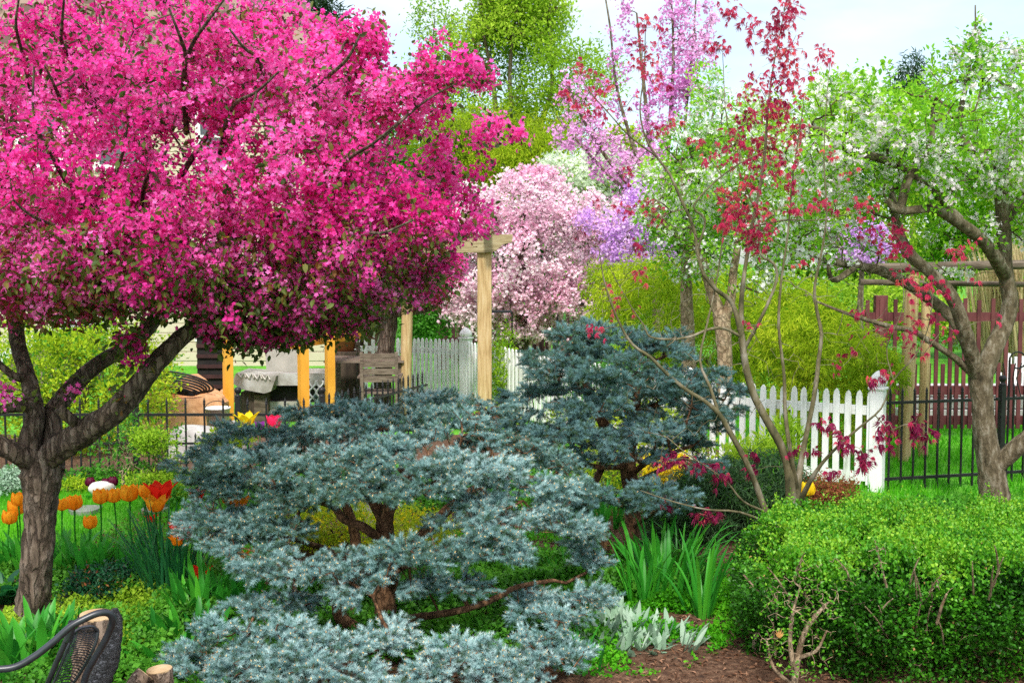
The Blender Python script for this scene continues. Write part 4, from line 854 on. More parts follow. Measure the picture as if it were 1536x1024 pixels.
y = 15.; flowering('apple_tree', 'slender apple tree with straight pale tan trunk between the dark spruce and the maple', 'tree', at(1031, 640, y) * [1, 1, 0],
    [[(1033, 700, y, 25), (1033, 600, y, 23), (1032, 520, y, 21), (1030, 440, y, 18), (1028, 380, y, 13), (1020, 300, y, 8)]],
    [(1010, 270, y, 60, 45, .8), (1050, 330, y, 60, 45, .8), (985, 330, y, 45, 40, .6), (1040, 400, y, 50, 22, .5, .5)], 420,
    [('leaves', LEAF, 'apple_leaf', 6, 2, .06, (.045, .08), 'leaf', .2, .9, 1.2, 1), ('blossoms', FLOW, 'apple_white', 8, 0, .05, (.022, .034), 'flower', .5, .8, 1.1, 4, .5)], 43, 'bark_tan', .0035, .22, .25, 1.5, (14, 4))

# ---------------- japanese maple with sparse red leaves
def thin(L): return px_limb([(p[0], p[1], p[2], p[3] * .62) for p in L])
def maple():
    g = np.random.default_rng(51); S = Skel(); y = 7.35
    t = plant('japanese_maple', 'young red leaved japanese maple with thin bare stems behind the box hedge', 'tree', at(1190, 880, y) * [1, 1, 0])
    S.limb(thin([(1192, 885, y, 40), (1190, 820, y, 34), (1188, 770, y, 30), (1186, 740, y, 26), (1182, 700, y, 22), (1170, 665, y, 20), (1150, 630, y, 19), (1130, 590, y, 18), (1118, 545, y, 17), (1112, 500, y, 16)]), 4)
    S.limb(thin([(1190, 860, y, 26), (1170, 800, y - .05, 20), (1148, 765, y - .1, 17), (1135, 730, y - .12, 15), (1118, 690, y - .15, 14), (1095, 648, y - .2, 13), (1078, 620, y - .22, 12), (1055, 600, y - .25, 10), (1030, 585, y - .28, 9.5), (1000, 560, y - .3, 9), (975, 535, y - .33, 8), (950, 518, y - .35, 7), (932, 490, y - .37, 6), (915, 450, y - .4, 5), (905, 415, y - .4, 3.5), (898, 370, y - .4, 2.2)]), 3)
    S.limb(thin([(1078, 620, y - .22, 8), (1065, 580, y - .2, 8), (1050, 540, y - .15, 6), (1062, 480, y - .1, 5), (1075, 420, y, 4), (1085, 340, y, 3), (1080, 250, y, 2)]), 3)
    S.limb(thin([(1112, 500, y, 15), (1104, 470, y, 12), (1095, 450, y, 11), (1075, 435, y - .05, 10), (1055, 410, y - .1, 9), (1046, 375, y - .1, 8), (1040, 340, y - .1, 7.5), (1022, 300, y - .1, 7), (1005, 262, y - .1, 6.5), (985, 235, y - .1, 6), (968, 205, y - .1, 4.5), (960, 165, y - .1, 4), (966, 110, y - .1, 3), (968, 50, y - .1, 2)]), 3)
    S.limb(thin([(985, 235, y - .1, 5), (945, 205, y - .2, 4), (915, 172, y - .25, 3.6), (885, 138, y - .3, 3), (862, 100, y - .3, 2)]), 3)
    S.limb(thin([(1046, 375, y - .1, 6), (1058, 330, y - .15, 5), (1040, 310, y - .2, 5), (1070, 275, y - .2, 4), (1110, 245, y - .2, 3.5), (1150, 225, y - .2, 2.5)]), 3)
    S.limb(thin([(1112, 505, y, 14), (1112, 450, y + .05, 12), (1118, 400, y + .1, 10), (1128, 340, y + .1, 9), (1140, 280, y + .1, 8), (1148, 220, y + .1, 7), (1152, 160, y + .1, 5), (1160, 100, y + .1, 4), (1172, 40, y + .1, 3), (1185, -30, y + .1, 2)]), 3)
    S.limb(thin([(1118, 520, y, 9), (1145, 470, y - .1, 8), (1165, 420, y - .1, 7), (1160, 395, y - .1, 7), (1140, 380, y - .1, 6), (1138, 330, y - .1, 5), (1110, 260, y - .1, 3), (1090, 180, y - .1, 2.3), (1085, 100, y - .1, 2)]), 3)
    S.limb(thin([(1190, 800, y, 22), (1196, 735, y + .05, 18), (1202, 690, y + .1, 14), (1212, 640, y + .1, 12), (1222, 590, y + .1, 11), (1228, 540, y + .12, 10), (1232, 500, y + .12, 9), (1225, 465, y + .15, 8), (1222, 430, y + .15, 7), (1232, 380, y + .15, 5.5), (1240, 320, y + .15, 4), (1236, 240, y + .15, 3), (1240, 150, y + .15, 2), (1246, 85, y + .15, 1.4)]), 3)
    S.limb(thin([(1196, 735, y + .05, 13), (1186, 680, y - .05, 11), (1178, 620, y - .05, 10), (1176, 560, y - .05, 8), (1168, 490, y - .05, 7), (1172, 420, y - .05, 6), (1182, 350, y - .05, 5), (1190, 260, y - .05, 3.5), (1205, 160, y - .05, 2)]), 3)
    S.limb(thin([(1196, 760, y - .05, 14), (1215, 722, y - .15, 12), (1232, 696, y - .2, 9), (1258, 668, y - .25, 7), (1290, 640, y - .3, 6), (1322, 612, y - .32, 4.5), (1340, 570, y - .35, 4), (1375, 530, y - .35, 3.4), (1395, 480, y - .35, 3), (1400, 420, y - .35, 2)]), 3)
    S.limb(thin([(1340, 570, y - .35, 3), (1330, 520, y - .3, 3), (1355, 460, y - .3, 2.5), (1350, 390, y - .3, 2)]), 3)
    S.limb(thin([(1112, 505, y, 9), (1085, 492, y - .05, 7.5), (1060, 495, y - .1, 7), (1035, 505, y - .15, 6.5), (1005, 509, y - .2, 6), (975, 505, y - .25, 5), (966, 488, y - .25, 4), (950, 465, y - .3, 3), (930, 430, y - .3, 2), (880, 340, y - .3, 1.4), (850, 290, y - .3, 1)]), 3)
    S.limb(thin([(1150, 768, y - .1, 8), (1115, 752, y - .25, 6), (1090, 722, y - .3, 5), (1060, 700, y - .4, 4), (1030, 680, y - .5, 3), (1000, 655, y - .5, 2)]), 3)
    S.limb(thin([(1165, 790, y - .1, 8), (1110, 768, y - .35, 6), (1060, 764, y - .45, 5), (1010, 752, y - .5, 3.5), (960, 735, y - .5, 2)]), 3)
    S.limb(thin([(1128, 340, y + .1, 5), (1180, 330, y, 4), (1230, 330, y - .1, 3), (1300, 315, y - .1, 2)]), 3)
    C = [(972, 40, 14, 16, 8), (965, 85, 20, 16, 12), (985, 110, 14, 12, 8), (960, 65, 16, 14, 6), (862, 98, 10, 8, 4), (852, 140, 16, 9, 6), (866, 158, 12, 10, 5), (893, 122, 12, 10, 5), (900, 175, 18, 14, 8), (918, 130, 14, 8, 3), (940, 160, 14, 10, 3), (1090, 18, 16, 8, 6), (1096, 8, 14, 6, 4), (1075, 60, 12, 10, 5), (1065, 65, 8, 8, 2), (1078, 75, 14, 12, 5), (1118, 30, 14, 12, 4), (1140, 55, 14, 18, 12), (1168, 35, 22, 30, 28), (1190, 8, 16, 10, 10), (1180, 80, 24, 28, 26), (1160, 120, 28, 28, 24), (1190, 130, 18, 22, 12), (1130, 140, 18, 18, 12), (1168, 170, 26, 22, 22), (1120, 175, 18, 16, 10), (1150, 215, 28, 20, 22), (1190, 200, 20, 18, 10), (1105, 210, 14, 12, 7), (1090, 230, 14, 10, 6), (1120, 240, 18, 14, 10), (1165, 250, 20, 16, 12), (1060, 238, 12, 8, 5), (1045, 215, 10, 8, 4), (1010, 180, 10, 8, 4), (988, 192, 12, 7, 6), (1128, 275, 16, 12, 8), (1100, 300, 16, 12, 12), (1110, 318, 24, 10, 14), (1140, 310, 18, 8, 8), (1080, 290, 14, 10, 6), (1090, 340, 16, 10, 8), (1130, 345, 24, 10, 16), (1108, 335, 12, 8, 6), (1195, 316, 16, 8, 10), (1188, 280, 14, 10, 7), (1225, 300, 14, 10, 4), (1250, 230, 10, 8, 3), (1232, 75, 8, 9, 4), (1247, 82, 8, 6, 3), (1218, 110, 8, 5, 2), (1240, 310, 18, 8, 5), (1135, 365, 16, 8, 6), (1140, 368, 10, 6, 6),
         (896, 497, 10, 9, 10), (905, 437, 7, 5, 4), (923, 440, 8, 7, 6), (928, 467, 7, 6, 5), (962, 412, 6, 6, 4), (952, 455, 8, 5, 3), (960, 365, 9, 6, 5), (980, 305, 14, 8, 6), (985, 330, 8, 6, 3), (945, 260, 8, 6, 3), (1115, 487, 10, 6, 6), (945, 315, 12, 6, 3), (900, 300, 10, 6, 2), (870, 345, 8, 6, 2), (930, 310, 10, 8, 3),
         (1062, 772, 26, 9, 12), (1012, 688, 26, 9, 12), (1045, 698, 14, 7, 5), (1078, 690, 9, 7, 4), (1077, 717, 9, 6, 5), (1125, 682, 7, 6, 3), (980, 745, 30, 8, 9), (1010, 755, 20, 6, 4), (960, 735, 14, 6, 3), (1145, 705, 16, 6, 6), (1190, 680, 8, 7, 4),
         (1338, 345, 14, 12, 10), (1352, 375, 16, 12, 12), (1330, 360, 14, 9, 6), (1310, 310, 12, 8, 5), (1290, 345, 10, 6, 4), (1362, 412, 14, 9, 8), (1395, 425, 22, 12, 18), (1375, 445, 16, 10, 10), (1370, 480, 12, 14, 14), (1395, 470, 14, 12, 10), (1360, 505, 14, 12, 12), (1425, 440, 14, 9, 6), (1400, 505, 12, 9, 7), (1440, 375, 14, 6, 5), (1435, 490, 12, 8, 6), (1333, 492, 14, 7, 8), (1285, 463, 12, 9, 8), (1300, 500, 8, 6, 3), (1285, 525, 9, 6, 3), (1263, 537, 10, 6, 6), (1262, 556, 6, 4, 2), (1337, 566, 14, 9, 10), (1305, 565, 12, 5, 4), (1380, 530, 12, 9, 6), (1500, 480, 14, 5, 3), (1465, 420, 12, 5, 3), (1240, 634, 14, 6, 8), (1262, 655, 12, 8, 8), (1272, 668, 10, 9, 7), (1305, 694, 12, 9, 8), (1290, 680, 12, 6, 5), (1330, 635, 12, 10, 10), (1328, 665, 12, 9, 8), (1312, 672, 9, 8, 4), (1212, 680, 10, 5, 4), (1378, 638, 16, 13, 16), (1380, 655, 14, 7, 6), (1310, 570, 8, 6, 3), (1400, 642, 10, 4, 3), (1250, 700, 8, 6, 3), (1200, 395, 10, 6, 3), (1290, 300, 10, 6, 3), (1265, 260, 8, 5, 2), (1205, 240, 10, 8, 3)]
    T = []; W = []
    for (a, b, rx, ry, k) in C:
        yy = y + g.normal() * .12 - (.3 if a > 1230 or (b > 660) else .1)
        k2 = max(1, int(k * (1.0 if b < 420 else .42)))
        for q in range(k2):
            T.append(at(a + g.normal() * rx * .55, b + g.normal() * ry * .55, yy + g.normal() * .05)); W.append(0)
    nreal = len(T)
    T = np.array(T); order = np.argsort([((S.p - q) ** 2).sum(1).min() for q in T]); T = T[order]
    S.grow(T, seg=.16, g=g, wig=.10, rise=.25, order=False, tw_from=.8); P, D = S.ends()
    X = blobs([(960, 380, y - .2, 90, 110, .4), (1080, 300, y, 110, 130, .5), (1200, 350, y, 90, 130, .5), (1080, 480, y, 100, 60, .4), (1270, 430, y - .1, 80, 100, .4), (950, 250, y - .2, 80, 80, .3), (1330, 480, y - .2, 70, 90, .3), (1180, 120, y, 50, 100, .3), (1000, 620, y - .3, 80, 60, .3), (1000, 440, y - .3, 120, 80, .4), (900, 350, y - .3, 80, 90, .3), (1300, 350, y, 90, 120, .4), (1120, 560, y - .1, 120, 80, .3)], 950, g)
    S.grow(X, seg=.14, g=g, wig=.12, rise=.35); S.radii(.0014, .40, .006)
    tr, tw = MB(), MB(); S.mesh(tr, tw, (14, 4), .04); tr.build('stem', M['bark_maple'], t, True); tw.build('twigs', M['bark_maple'], t, True)
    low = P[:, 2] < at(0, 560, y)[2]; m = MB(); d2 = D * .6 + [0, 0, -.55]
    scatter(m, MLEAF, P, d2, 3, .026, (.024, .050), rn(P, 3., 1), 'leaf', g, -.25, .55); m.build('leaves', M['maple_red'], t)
    m = MB(); scatter(m, MLEAF, P[low], d2[low], 3, .022, (.042, .07), rn(P[low], 3., 1), 'leaf', g, -.25, .5); m.build('shaded_leaves', M['maple_shaded'], t)  # low leaves get a darker copy of the red, shade put into the colour
maple()

# ---------------- blue spruces in cloud-like layers
def spruce(label, base, limbs, pads, n, mat, seed, sl=(.055, .085), per=5, budp=.35, needle=1.0):
    g = np.random.default_rng(seed); S = Skel(); t = plant('blue_spruce', label, 'spruce', base)
    for L in limbs: S.limb(px_limb(L), 4)
    mains = np.array([at(p[0], p[1] + p[4 + 0] * .35 if False else p[1] + p[4] * .4, p[2]) for p in pads])
    S.grow(mains, seg=.12, g=g, wig=.16, rise=-.1, tw_from=2)
    T = []; TN = []
    for p in pads:                                              # every pad is a heap of small domed tufts, shingled over each other
        c = at(p[0], p[1] - 4, p[2]); rx = p[3] * p[2] / FPX; rz = p[4] * p[2] / FPX * 1.12; ry = p[5] if len(p) > 5 else rx * .75
        k = max(4, int(n * 10 * rx ** 1.3 * (.6 + ry)))
        a = g.random(k) * 2 * np.pi; r = np.sqrt(g.random(k)); h = np.sqrt(np.clip(1 - r * r, 0, 1)) * g.uniform(-.55, 1, k)
        lc = c + np.stack([np.cos(a) * r * rx * .9, np.sin(a) * r * ry, h * rz * .8 - r * r * rz * .25], -1)
        rl = g.uniform(.045, .085, k); m_ = (8 + 60 * rl).astype(int)
        out = nrm(np.stack([np.cos(a) * r, np.sin(a) * r, .12 + 0 * a], -1))
        for q in range(k):
            N = nrm(g.normal(size=(m_[q], 3)) + out[q] * .7 + [0, -.25, .35]); T.append(lc[q] + N * rl[q] * [1.25, 1.25, .55]); TN.append(nrm(N * [1, 1, .5] + out[q] * .8 + [0, 0, .02]))
    TN = np.vstack(TN); TA = np.vstack(T)
    T = TA; dd = np.array([((S.p - q) ** 2).sum(1).min() for q in T]); od = np.argsort(dd); T = T[od]; TN = TN[od]; nm = len(S.paths); S.grow(T, seg=.06, g=g, wig=.06, rise=-.05, tw_from=.0, order=False); S.radii(.0022, .42, .022)
    tr, tw = MB(), MB(); S.mesh(tr, tw, (14, 4), .08)
    tr.build('trunk', M['bark_spruce'], t, True); tw.build('branches', M['bark_spruce'], t, True)
    P = S.p[S.tips][nm:]; D = TN[((P[:, None, :1] - T[None, :, :1]) ** 2 + (P[:, None, 1:2] - T[None, :, 1:2]) ** 2 + (P[:, None, 2:] - T[None, :, 2:]) ** 2)[..., 0].argmin(1)]; Q, E = S.along()
    # directions: mostly outward and level, the ends lifting a little
    m = MB(); b_ = MB(); old = MB()
    def put(mb, P_, D_, s, rnd):
        w_ = g.integers(0, len(SHOOTS), len(P_)); R = frame(D_, np.array([0, 0, 1.]) + g.normal(size=D_.shape) * .15)
        for i in range(len(SHOOTS)):
            k = w_ == i; sc = np.stack([s[k] * needle, s[k], s[k] * needle], -1); mb.inst(SHOOTS[i], P_[k], R[k], sc, rnd[k])
    tips = []
    for k in range(per):
        off = (g.random(len(P)) * .06)[:, None] * -D; side = np.cross(D, [0, 0, 1.]); side = nrm(side) * (g.choice([-1, 1], len(P)) * g.uniform(.3, 1.3, len(P)) * (k > 0))[:, None]
        d = nrm(D + side + g.normal(size=D.shape) * .28 + [0, 0, -.02]); s = g.uniform(*sl, len(P)); b = P - D * .03 + (off if k else 0) + d * .0
        r = np.clip(.34 + .50 * clump(b, 1.7, seed) + g.normal(size=len(P)) * .10 - .05, .25, 1); put(m, b, d, s, r); e = g.random(len(P)) < budp; tips.append(b[e] + d[e] * s[e, None] * 1.0)
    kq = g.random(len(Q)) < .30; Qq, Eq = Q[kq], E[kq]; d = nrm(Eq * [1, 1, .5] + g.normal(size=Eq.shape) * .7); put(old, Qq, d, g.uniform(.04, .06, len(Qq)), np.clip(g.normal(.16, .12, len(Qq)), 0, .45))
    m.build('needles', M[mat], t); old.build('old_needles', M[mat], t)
    tp_ = np.vstack(tips); b_.inst(BUD, tp_, frame(g.normal(size=tp_.shape) * .4 + [0, 0, .6], [0, 1., 0] + g.normal(size=tp_.shape)), g.uniform(.006, .010, len(tp_)), g.random(len(tp_))); b_.build('buds', M['bud_tan'], t)
    return t
y = 6.3; pads = [(620, 632, 6.8, 100, 30), (560, 732, 5.95, 80, 14), (640, 738, 5.95, 60, 12), (505, 742, 6.0, 50, 12), (400, 700, 6.3, 80, 26), (300, 690, 6.9, 40, 20), (450, 760, 6.2, 60, 16), (740, 760, 6.1, 70, 22), (860, 790, 6.1, 44, 26), (380, 830, 6.0, 50, 16), (880, 850, 6.2, 40, 20), (720, 720, 6.0, 70, 20), (470, 625, 6.7, 60, 14), (720, 620, 6.8, 50, 16), (460, 1000, 5.15, 90, 22), (820, 1000, 5.4, 60, 26), (300, 1010, 5.3, 40, 24), (545, 642, 6.5, 85, 32), (690, 652, 6.5, 80, 32), (465, 660, 6.8, 72, 28), (385, 672, 7.0, 75, 26), (500, 618, 6.9, 50, 16), (640, 605, 7.0, 70, 14), (760, 672, 6.8, 72, 28), (835, 700, 6.8, 52, 26), (600, 690, 6.1, 108, 34), (500, 700, 6.2, 90, 32), (700, 700, 6.1, 90, 32), (350, 705, 6.6, 72, 26), (318, 735, 6.6, 52, 26), (785, 738, 6.2, 78, 32), (848, 748, 6.5, 48, 28), (420, 735, 6.4, 84, 24), (550, 735, 5.9, 78, 20), (340, 655, 7.2, 45, 14), (430, 645, 7.1, 50, 14),
    (320, 778, 6.4, 60, 24), (390, 785, 6.3, 62, 18), (300, 815, 6.4, 40, 18), (355, 815, 6.2, 50, 14), (440, 800, 6.1, 45, 10), (430, 852, 5.8, 74, 22), (520, 860, 5.7, 84, 26), (600, 843, 5.7, 72, 26), (665, 808, 5.9, 66, 28), (750, 798, 5.9, 76, 28), (820, 775, 6.2, 62, 26), (875, 820, 6.3, 38, 24), (740, 835, 5.8, 60, 14), (560, 890, 5.7, 60, 12), (690, 882, 5.9, 50, 10), (640, 878, 6., 30, 8),
    (330, 960, 5.5, 66, 32), (420, 970, 5.35, 86, 30), (520, 975, 5.3, 92, 26), (590, 952, 5.5, 60, 14), (690, 985, 5.4, 86, 26), (790, 975, 5.6, 76, 30), (860, 900, 6.0, 52, 18), (830, 935, 5.8, 60, 24), (730, 1015, 5.3, 100, 24), (370, 1012, 5.3, 90, 24), (500, 1020, 5.2, 90, 22), (290, 990, 5.5, 35, 20), (640, 1025, 5.2, 60, 14), (380, 920, 5.7, 50, 14), (440, 905, 5.9, 40, 10), (780, 905, 6.1, 60, 12)]
spruce('large front blue spruce pruned in wide layers with pale bud tips', at(580, 967, y) * [1, 1, 0],
    [[(582, 985, y, 44), (580, 940, y, 36), (578, 900, y, 32), (584, 855, y, 30), (578, 800, y, 28), (580, 770, y, 24), (600, 735, y, 18), (640, 700, y, 12), (680, 680, y + .1, 8)],
     [(578, 785, y, 22), (562, 755, y + .05, 18), (545, 725, y + .1, 15), (520, 690, y + .2, 11), (480, 665, y + .3, 8)], [(575, 812, y, 15), (545, 790, y - .1, 14), (515, 778, y - .1, 12), (500, 760, y, 11), (455, 745, y, 8), (400, 730, y + .1, 6)],
     [(590, 840, y, 18), (620, 815, y + .1, 16), (660, 775, y + .2, 16), (700, 740, y + .25, 14), (760, 715, y + .2, 10), (820, 720, y + .2, 7)],
     [(585, 935, y, 18), (630, 925, y - .2, 12), (690, 915, y - .35, 11), (740, 898, y - .35, 10), (775, 880, y - .2, 8), (830, 870, y, 6)],
     [(578, 960, y, 26), (535, 945, y - .1, 24), (512, 925, y - .1, 22), (506, 890, y - .1, 20), (505, 860, y - .2, 14), (480, 850, y - .3, 9), (430, 850, y - .4, 7)],
     [(585, 880, y, 14), (600, 850, y - .3, 12), (640, 830, y - .4, 9), (700, 810, y - .4, 7)], [(578, 965, y, 16), (500, 980, y - .5, 12), (420, 985, y - .8, 9), (340, 975, y - .8, 6)], [(590, 965, y, 16), (680, 990, y - .6, 12), (760, 985, y - .7, 9), (830, 950, y - .4, 6)],
     [(530, 945, y, 12), (535, 860, y + .5, 18), (530, 790, y + .5, 16), (510, 740, y + .5, 12)], [(575, 870, y + .05, 16), (540, 850, y + .3, 12), (480, 820, y + .4, 9), (400, 800, y + .1, 7), (330, 790, y + .1, 5)]],
    pads, 7.5, 'needle_blue', 61, (.045, .068), per=2, budp=.6)
y = 7.75; pads2 = [(900, 505, 7.9, 80, 24), (1010, 520, 7.8, 50, 22), (1040, 570, 7.4, 50, 22), (790, 640, 7.4, 50, 18), (900, 610, 7.2, 60, 18), (1030, 625, 7.3, 60, 18), (960, 575, 7.2, 70, 22), (1080, 615, 7.5, 44, 18), (820, 540, 7.5, 36, 20), (850, 645, 7.2, 60, 16), (980, 655, 7.2, 50, 14), (1050, 700, 7.4, 40, 12), (845, 515, 7.6, 55, 26), (960, 530, 7.6, 82, 30), (1010, 560, 7.8, 52, 26), (900, 555, 7.3, 88, 34), (835, 560, 7.4, 48, 24), (1000, 590, 7.4, 62, 22), (800, 600, 7.5, 60, 26), (860, 618, 7.3, 58, 22), (775, 615, 7.6, 36, 20), (815, 655, 7.4, 56, 16), (860, 665, 7.6, 70, 16), (1000, 645, 7.4, 70, 14), (960, 625, 7.9, 60, 16), (1088, 588, 7.6, 42, 24), (1062, 640, 7.6, 42, 18), (1040, 600, 7.9, 40, 18), (960, 690, 7.3, 52, 10), (990, 738, 7.1, 56, 14), (905, 738, 7.1, 46, 12), (1005, 765, 7.0, 50, 9), (868, 690, 7.4, 36, 7), (940, 672, 7.2, 40, 10), (1010, 668, 8.0, 60, 12), (935, 755, 7.2, 40, 10), (925, 585, 7.9, 90, 20), (880, 765, 6.9, 30, 9)]
spruce('dark blue spruce with open lower branches and brown trunk behind the front spruce', at(942, 865, y) * [1, 1, 0],
    [[(945, 872, y, 46), (942, 850, y, 32), (947, 800, y, 27), (950, 765, y, 26), (944, 720, y, 25), (942, 690, y, 24), (945, 665, y, 22), (958, 640, y, 14), (955, 600, y, 12), (965, 565, y, 9), (985, 540, y, 6)],
     [(942, 680, y, 20), (925, 655, y - .05, 18), (905, 635, y - .05, 17), (893, 605, y, 14), (880, 580, y, 11), (870, 550, y, 8), (850, 530, y, 6)],
     [(940, 865, y, 22), (920, 840, y - .05, 18), (900, 800, y - .1, 15), (875, 775, y - .2, 13), (885, 740, y - .05, 11), (905, 690, y + .1, 11), (895, 650, y + .2, 8), (850, 640, y + .1, 6)],
     [(948, 710, y, 10), (975, 690, y - .1, 8), (1005, 680, y - .1, 7), (1040, 668, y - .1, 5)], [(948, 725, y, 8), (1000, 700, y - .3, 7), (1025, 685, y - .3, 5)], [(945, 700, y, 9), (900, 700, y - .2, 8), (850, 690, y - .3, 6), (820, 665, y - .3, 4)],
     [(957, 620, y, 9), (1000, 600, y, 8), (1040, 590, y, 6), (1085, 600, y - .1, 4)], [(948, 790, y, 9), (985, 765, y - .4, 7), (1010, 758, y - .6, 4)], [(946, 760, y, 8), (915, 745, y - .4, 6)]],
    pads2, 6.5, 'needle_dark', 62, (.045, .068), per=2, budp=.06)

# ---------------- box hedge
def hedge():
    g = np.random.default_rng(71); t = plant('box_hedge', 'clipped bright green box hedge with bare twiggy front corner at lower right', 'hedge', (2.6, 6.5, 0))
    x0, x1, ya, yb, h = 1.10, 4.2, 5.38, 7.1, .67
    n = 230000; P = np.stack([g.uniform(x0, x1, n), g.uniform(ya, yb, n), g.uniform(.04, h, n)], -1)
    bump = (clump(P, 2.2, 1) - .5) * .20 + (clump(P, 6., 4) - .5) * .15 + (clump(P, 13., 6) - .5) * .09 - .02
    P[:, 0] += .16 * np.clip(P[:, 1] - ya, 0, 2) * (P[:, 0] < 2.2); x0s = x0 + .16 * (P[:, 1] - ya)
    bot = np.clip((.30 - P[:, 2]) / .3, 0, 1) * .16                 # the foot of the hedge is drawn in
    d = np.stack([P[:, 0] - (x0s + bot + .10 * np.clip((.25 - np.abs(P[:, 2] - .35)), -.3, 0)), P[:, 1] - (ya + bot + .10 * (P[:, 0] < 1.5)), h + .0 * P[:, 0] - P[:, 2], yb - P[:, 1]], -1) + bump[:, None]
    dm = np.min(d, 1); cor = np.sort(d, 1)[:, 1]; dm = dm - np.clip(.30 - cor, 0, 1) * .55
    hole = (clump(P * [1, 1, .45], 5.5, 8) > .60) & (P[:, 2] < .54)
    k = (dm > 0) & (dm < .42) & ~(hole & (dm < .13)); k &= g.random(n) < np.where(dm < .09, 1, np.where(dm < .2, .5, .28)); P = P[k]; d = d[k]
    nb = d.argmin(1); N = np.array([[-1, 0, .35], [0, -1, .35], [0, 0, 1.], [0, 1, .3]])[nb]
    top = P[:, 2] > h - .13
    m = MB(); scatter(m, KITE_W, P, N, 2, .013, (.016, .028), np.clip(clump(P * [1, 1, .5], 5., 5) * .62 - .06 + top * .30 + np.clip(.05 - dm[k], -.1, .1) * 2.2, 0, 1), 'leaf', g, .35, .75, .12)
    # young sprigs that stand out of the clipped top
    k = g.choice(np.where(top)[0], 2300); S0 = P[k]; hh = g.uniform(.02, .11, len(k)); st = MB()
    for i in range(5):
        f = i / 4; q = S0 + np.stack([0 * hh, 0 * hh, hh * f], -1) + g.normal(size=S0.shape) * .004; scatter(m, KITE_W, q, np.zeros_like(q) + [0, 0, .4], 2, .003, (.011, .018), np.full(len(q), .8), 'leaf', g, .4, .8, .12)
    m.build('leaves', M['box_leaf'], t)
    S = Skel()
    for x in np.arange(x0 + .2, x1, .28):
        yy = g.uniform(ya + .35, yb - .3); S.limb([(x, yy, 0, .016), (x + g.normal() * .04, yy, .12, .013), (x + g.normal() * .08, yy + g.normal() * .06, .28, .009), (x + g.normal() * .1, yy + g.normal() * .1, .45, .005)], 3)
    T = P[g.choice(len(P), 2200)] * [1, 1, .97]; S.grow(T, seg=.08, g=g, wig=.1); S.radii(.0013, .42, .01); a, b = MB(), MB(); S.mesh(a, b, (8, 3), .05)
    a.build('stem', M['bark_tan'], t, True); b.build('twigs', M['bark_tan'], t)
    # the bare corner
    S = Skel(); yy = 5.44
    S.limb(px_limb([(1190, 1040, yy, 12), (1196, 990, yy, 11), (1206, 950, yy - .02, 9), (1222, 925, yy - .04, 7), (1240, 905, yy - .05, 4)]), 3); S.limb(px_limb([(1192, 1010, yy, 9), (1185, 960, yy - .03, 7), (1190, 915, yy - .05, 5), (1200, 880, yy - .05, 3)]), 3); S.limb(px_limb([(1200, 985, yy, 7), (1225, 975, yy - .05, 5), (1240, 945, yy - .06, 3)]), 3); S.limb(px_limb([(1192, 1030, yy, 7), (1160, 1000, yy - .05, 5), (1150, 960, yy - .05, 3)]), 3)
    for q in range(26):
        a_, b_ = g.uniform(1130, 1530), g.uniform(820, 980); y_ = 5.47 + g.normal() * .02; s_ = g.normal() * 14; S.limb(px_limb([(a_, b_ + 26, y_ + .08, 3.6), (a_ + s_ * .45, b_, y_, 2.8), (a_ + s_, b_ - g.uniform(10, 24), y_ - .05, 1.6)]), 2)
    S.limb(px_limb([(1330, 880, 5.48, 4), (1322, 850, 5.44, 3.4), (1312, 810, 5.40, 2)]), 3); S.limb(px_limb([(1405, 935, 5.48, 5), (1412, 910, 5.42, 4.4), (1420, 890, 5.38, 3)]), 3)
    T = blobs([(1205, 900, yy - .06, 50, 40, .06), (1225, 930, yy - .08, 40, 40, .06), (1175, 900, yy - .05, 40, 40, .06), (1160, 960, yy - .05, 30, 30, .05), (1195, 980, yy - .04, 60, 40, .08), (1240, 870, yy, 50, 40, .06), (1317, 830, 5.38, 18, 40, .04, .7), (1415, 880, 5.38, 24, 20, .04, .5)], 330, g); S.grow(T, seg=.05, g=g, wig=.12); S.radii(.0016, .42, .01); a = MB(); S.mesh(a, a, (8, 4), .06); a.build('bare_stems', M['bark_tan'], t, True)
    P2, D2 = S.ends(); m = MB(); scatter(m, KITE_W, P2[::2], D2[::2], 5, .025, (.014, .022), np.full(len(P2[::2]), .6), 'leaf', g); m.build('sparse_leaves', M['box_leaf'], t)
    m = MB(); q = P[g.choice(len(P), 900)]; q = q + [0, -.012, 0]; scatter(m, KITE_W, q, np.zeros_like(q) + [0, -.5, 0], 1, .01, (.012, .02), np.full(len(q), .5), 'leaf', g, .2, .8, .3); m.build('dry_leaves', M['dead_leaf'], t)
hedge()
m = MB(); p = at(1168, 956, 5.26)
m.inst(MLEAF[0], p[None], frame(np.array([[.4, 0, .9]]), np.array([[0, -1., .2]])), np.array([.045]), np.array([.9])); tag(m.build('fallen_leaf', M['dead_leaf']), 'orange fallen maple leaf caught on the bare corner of the box hedge', 'leaf')

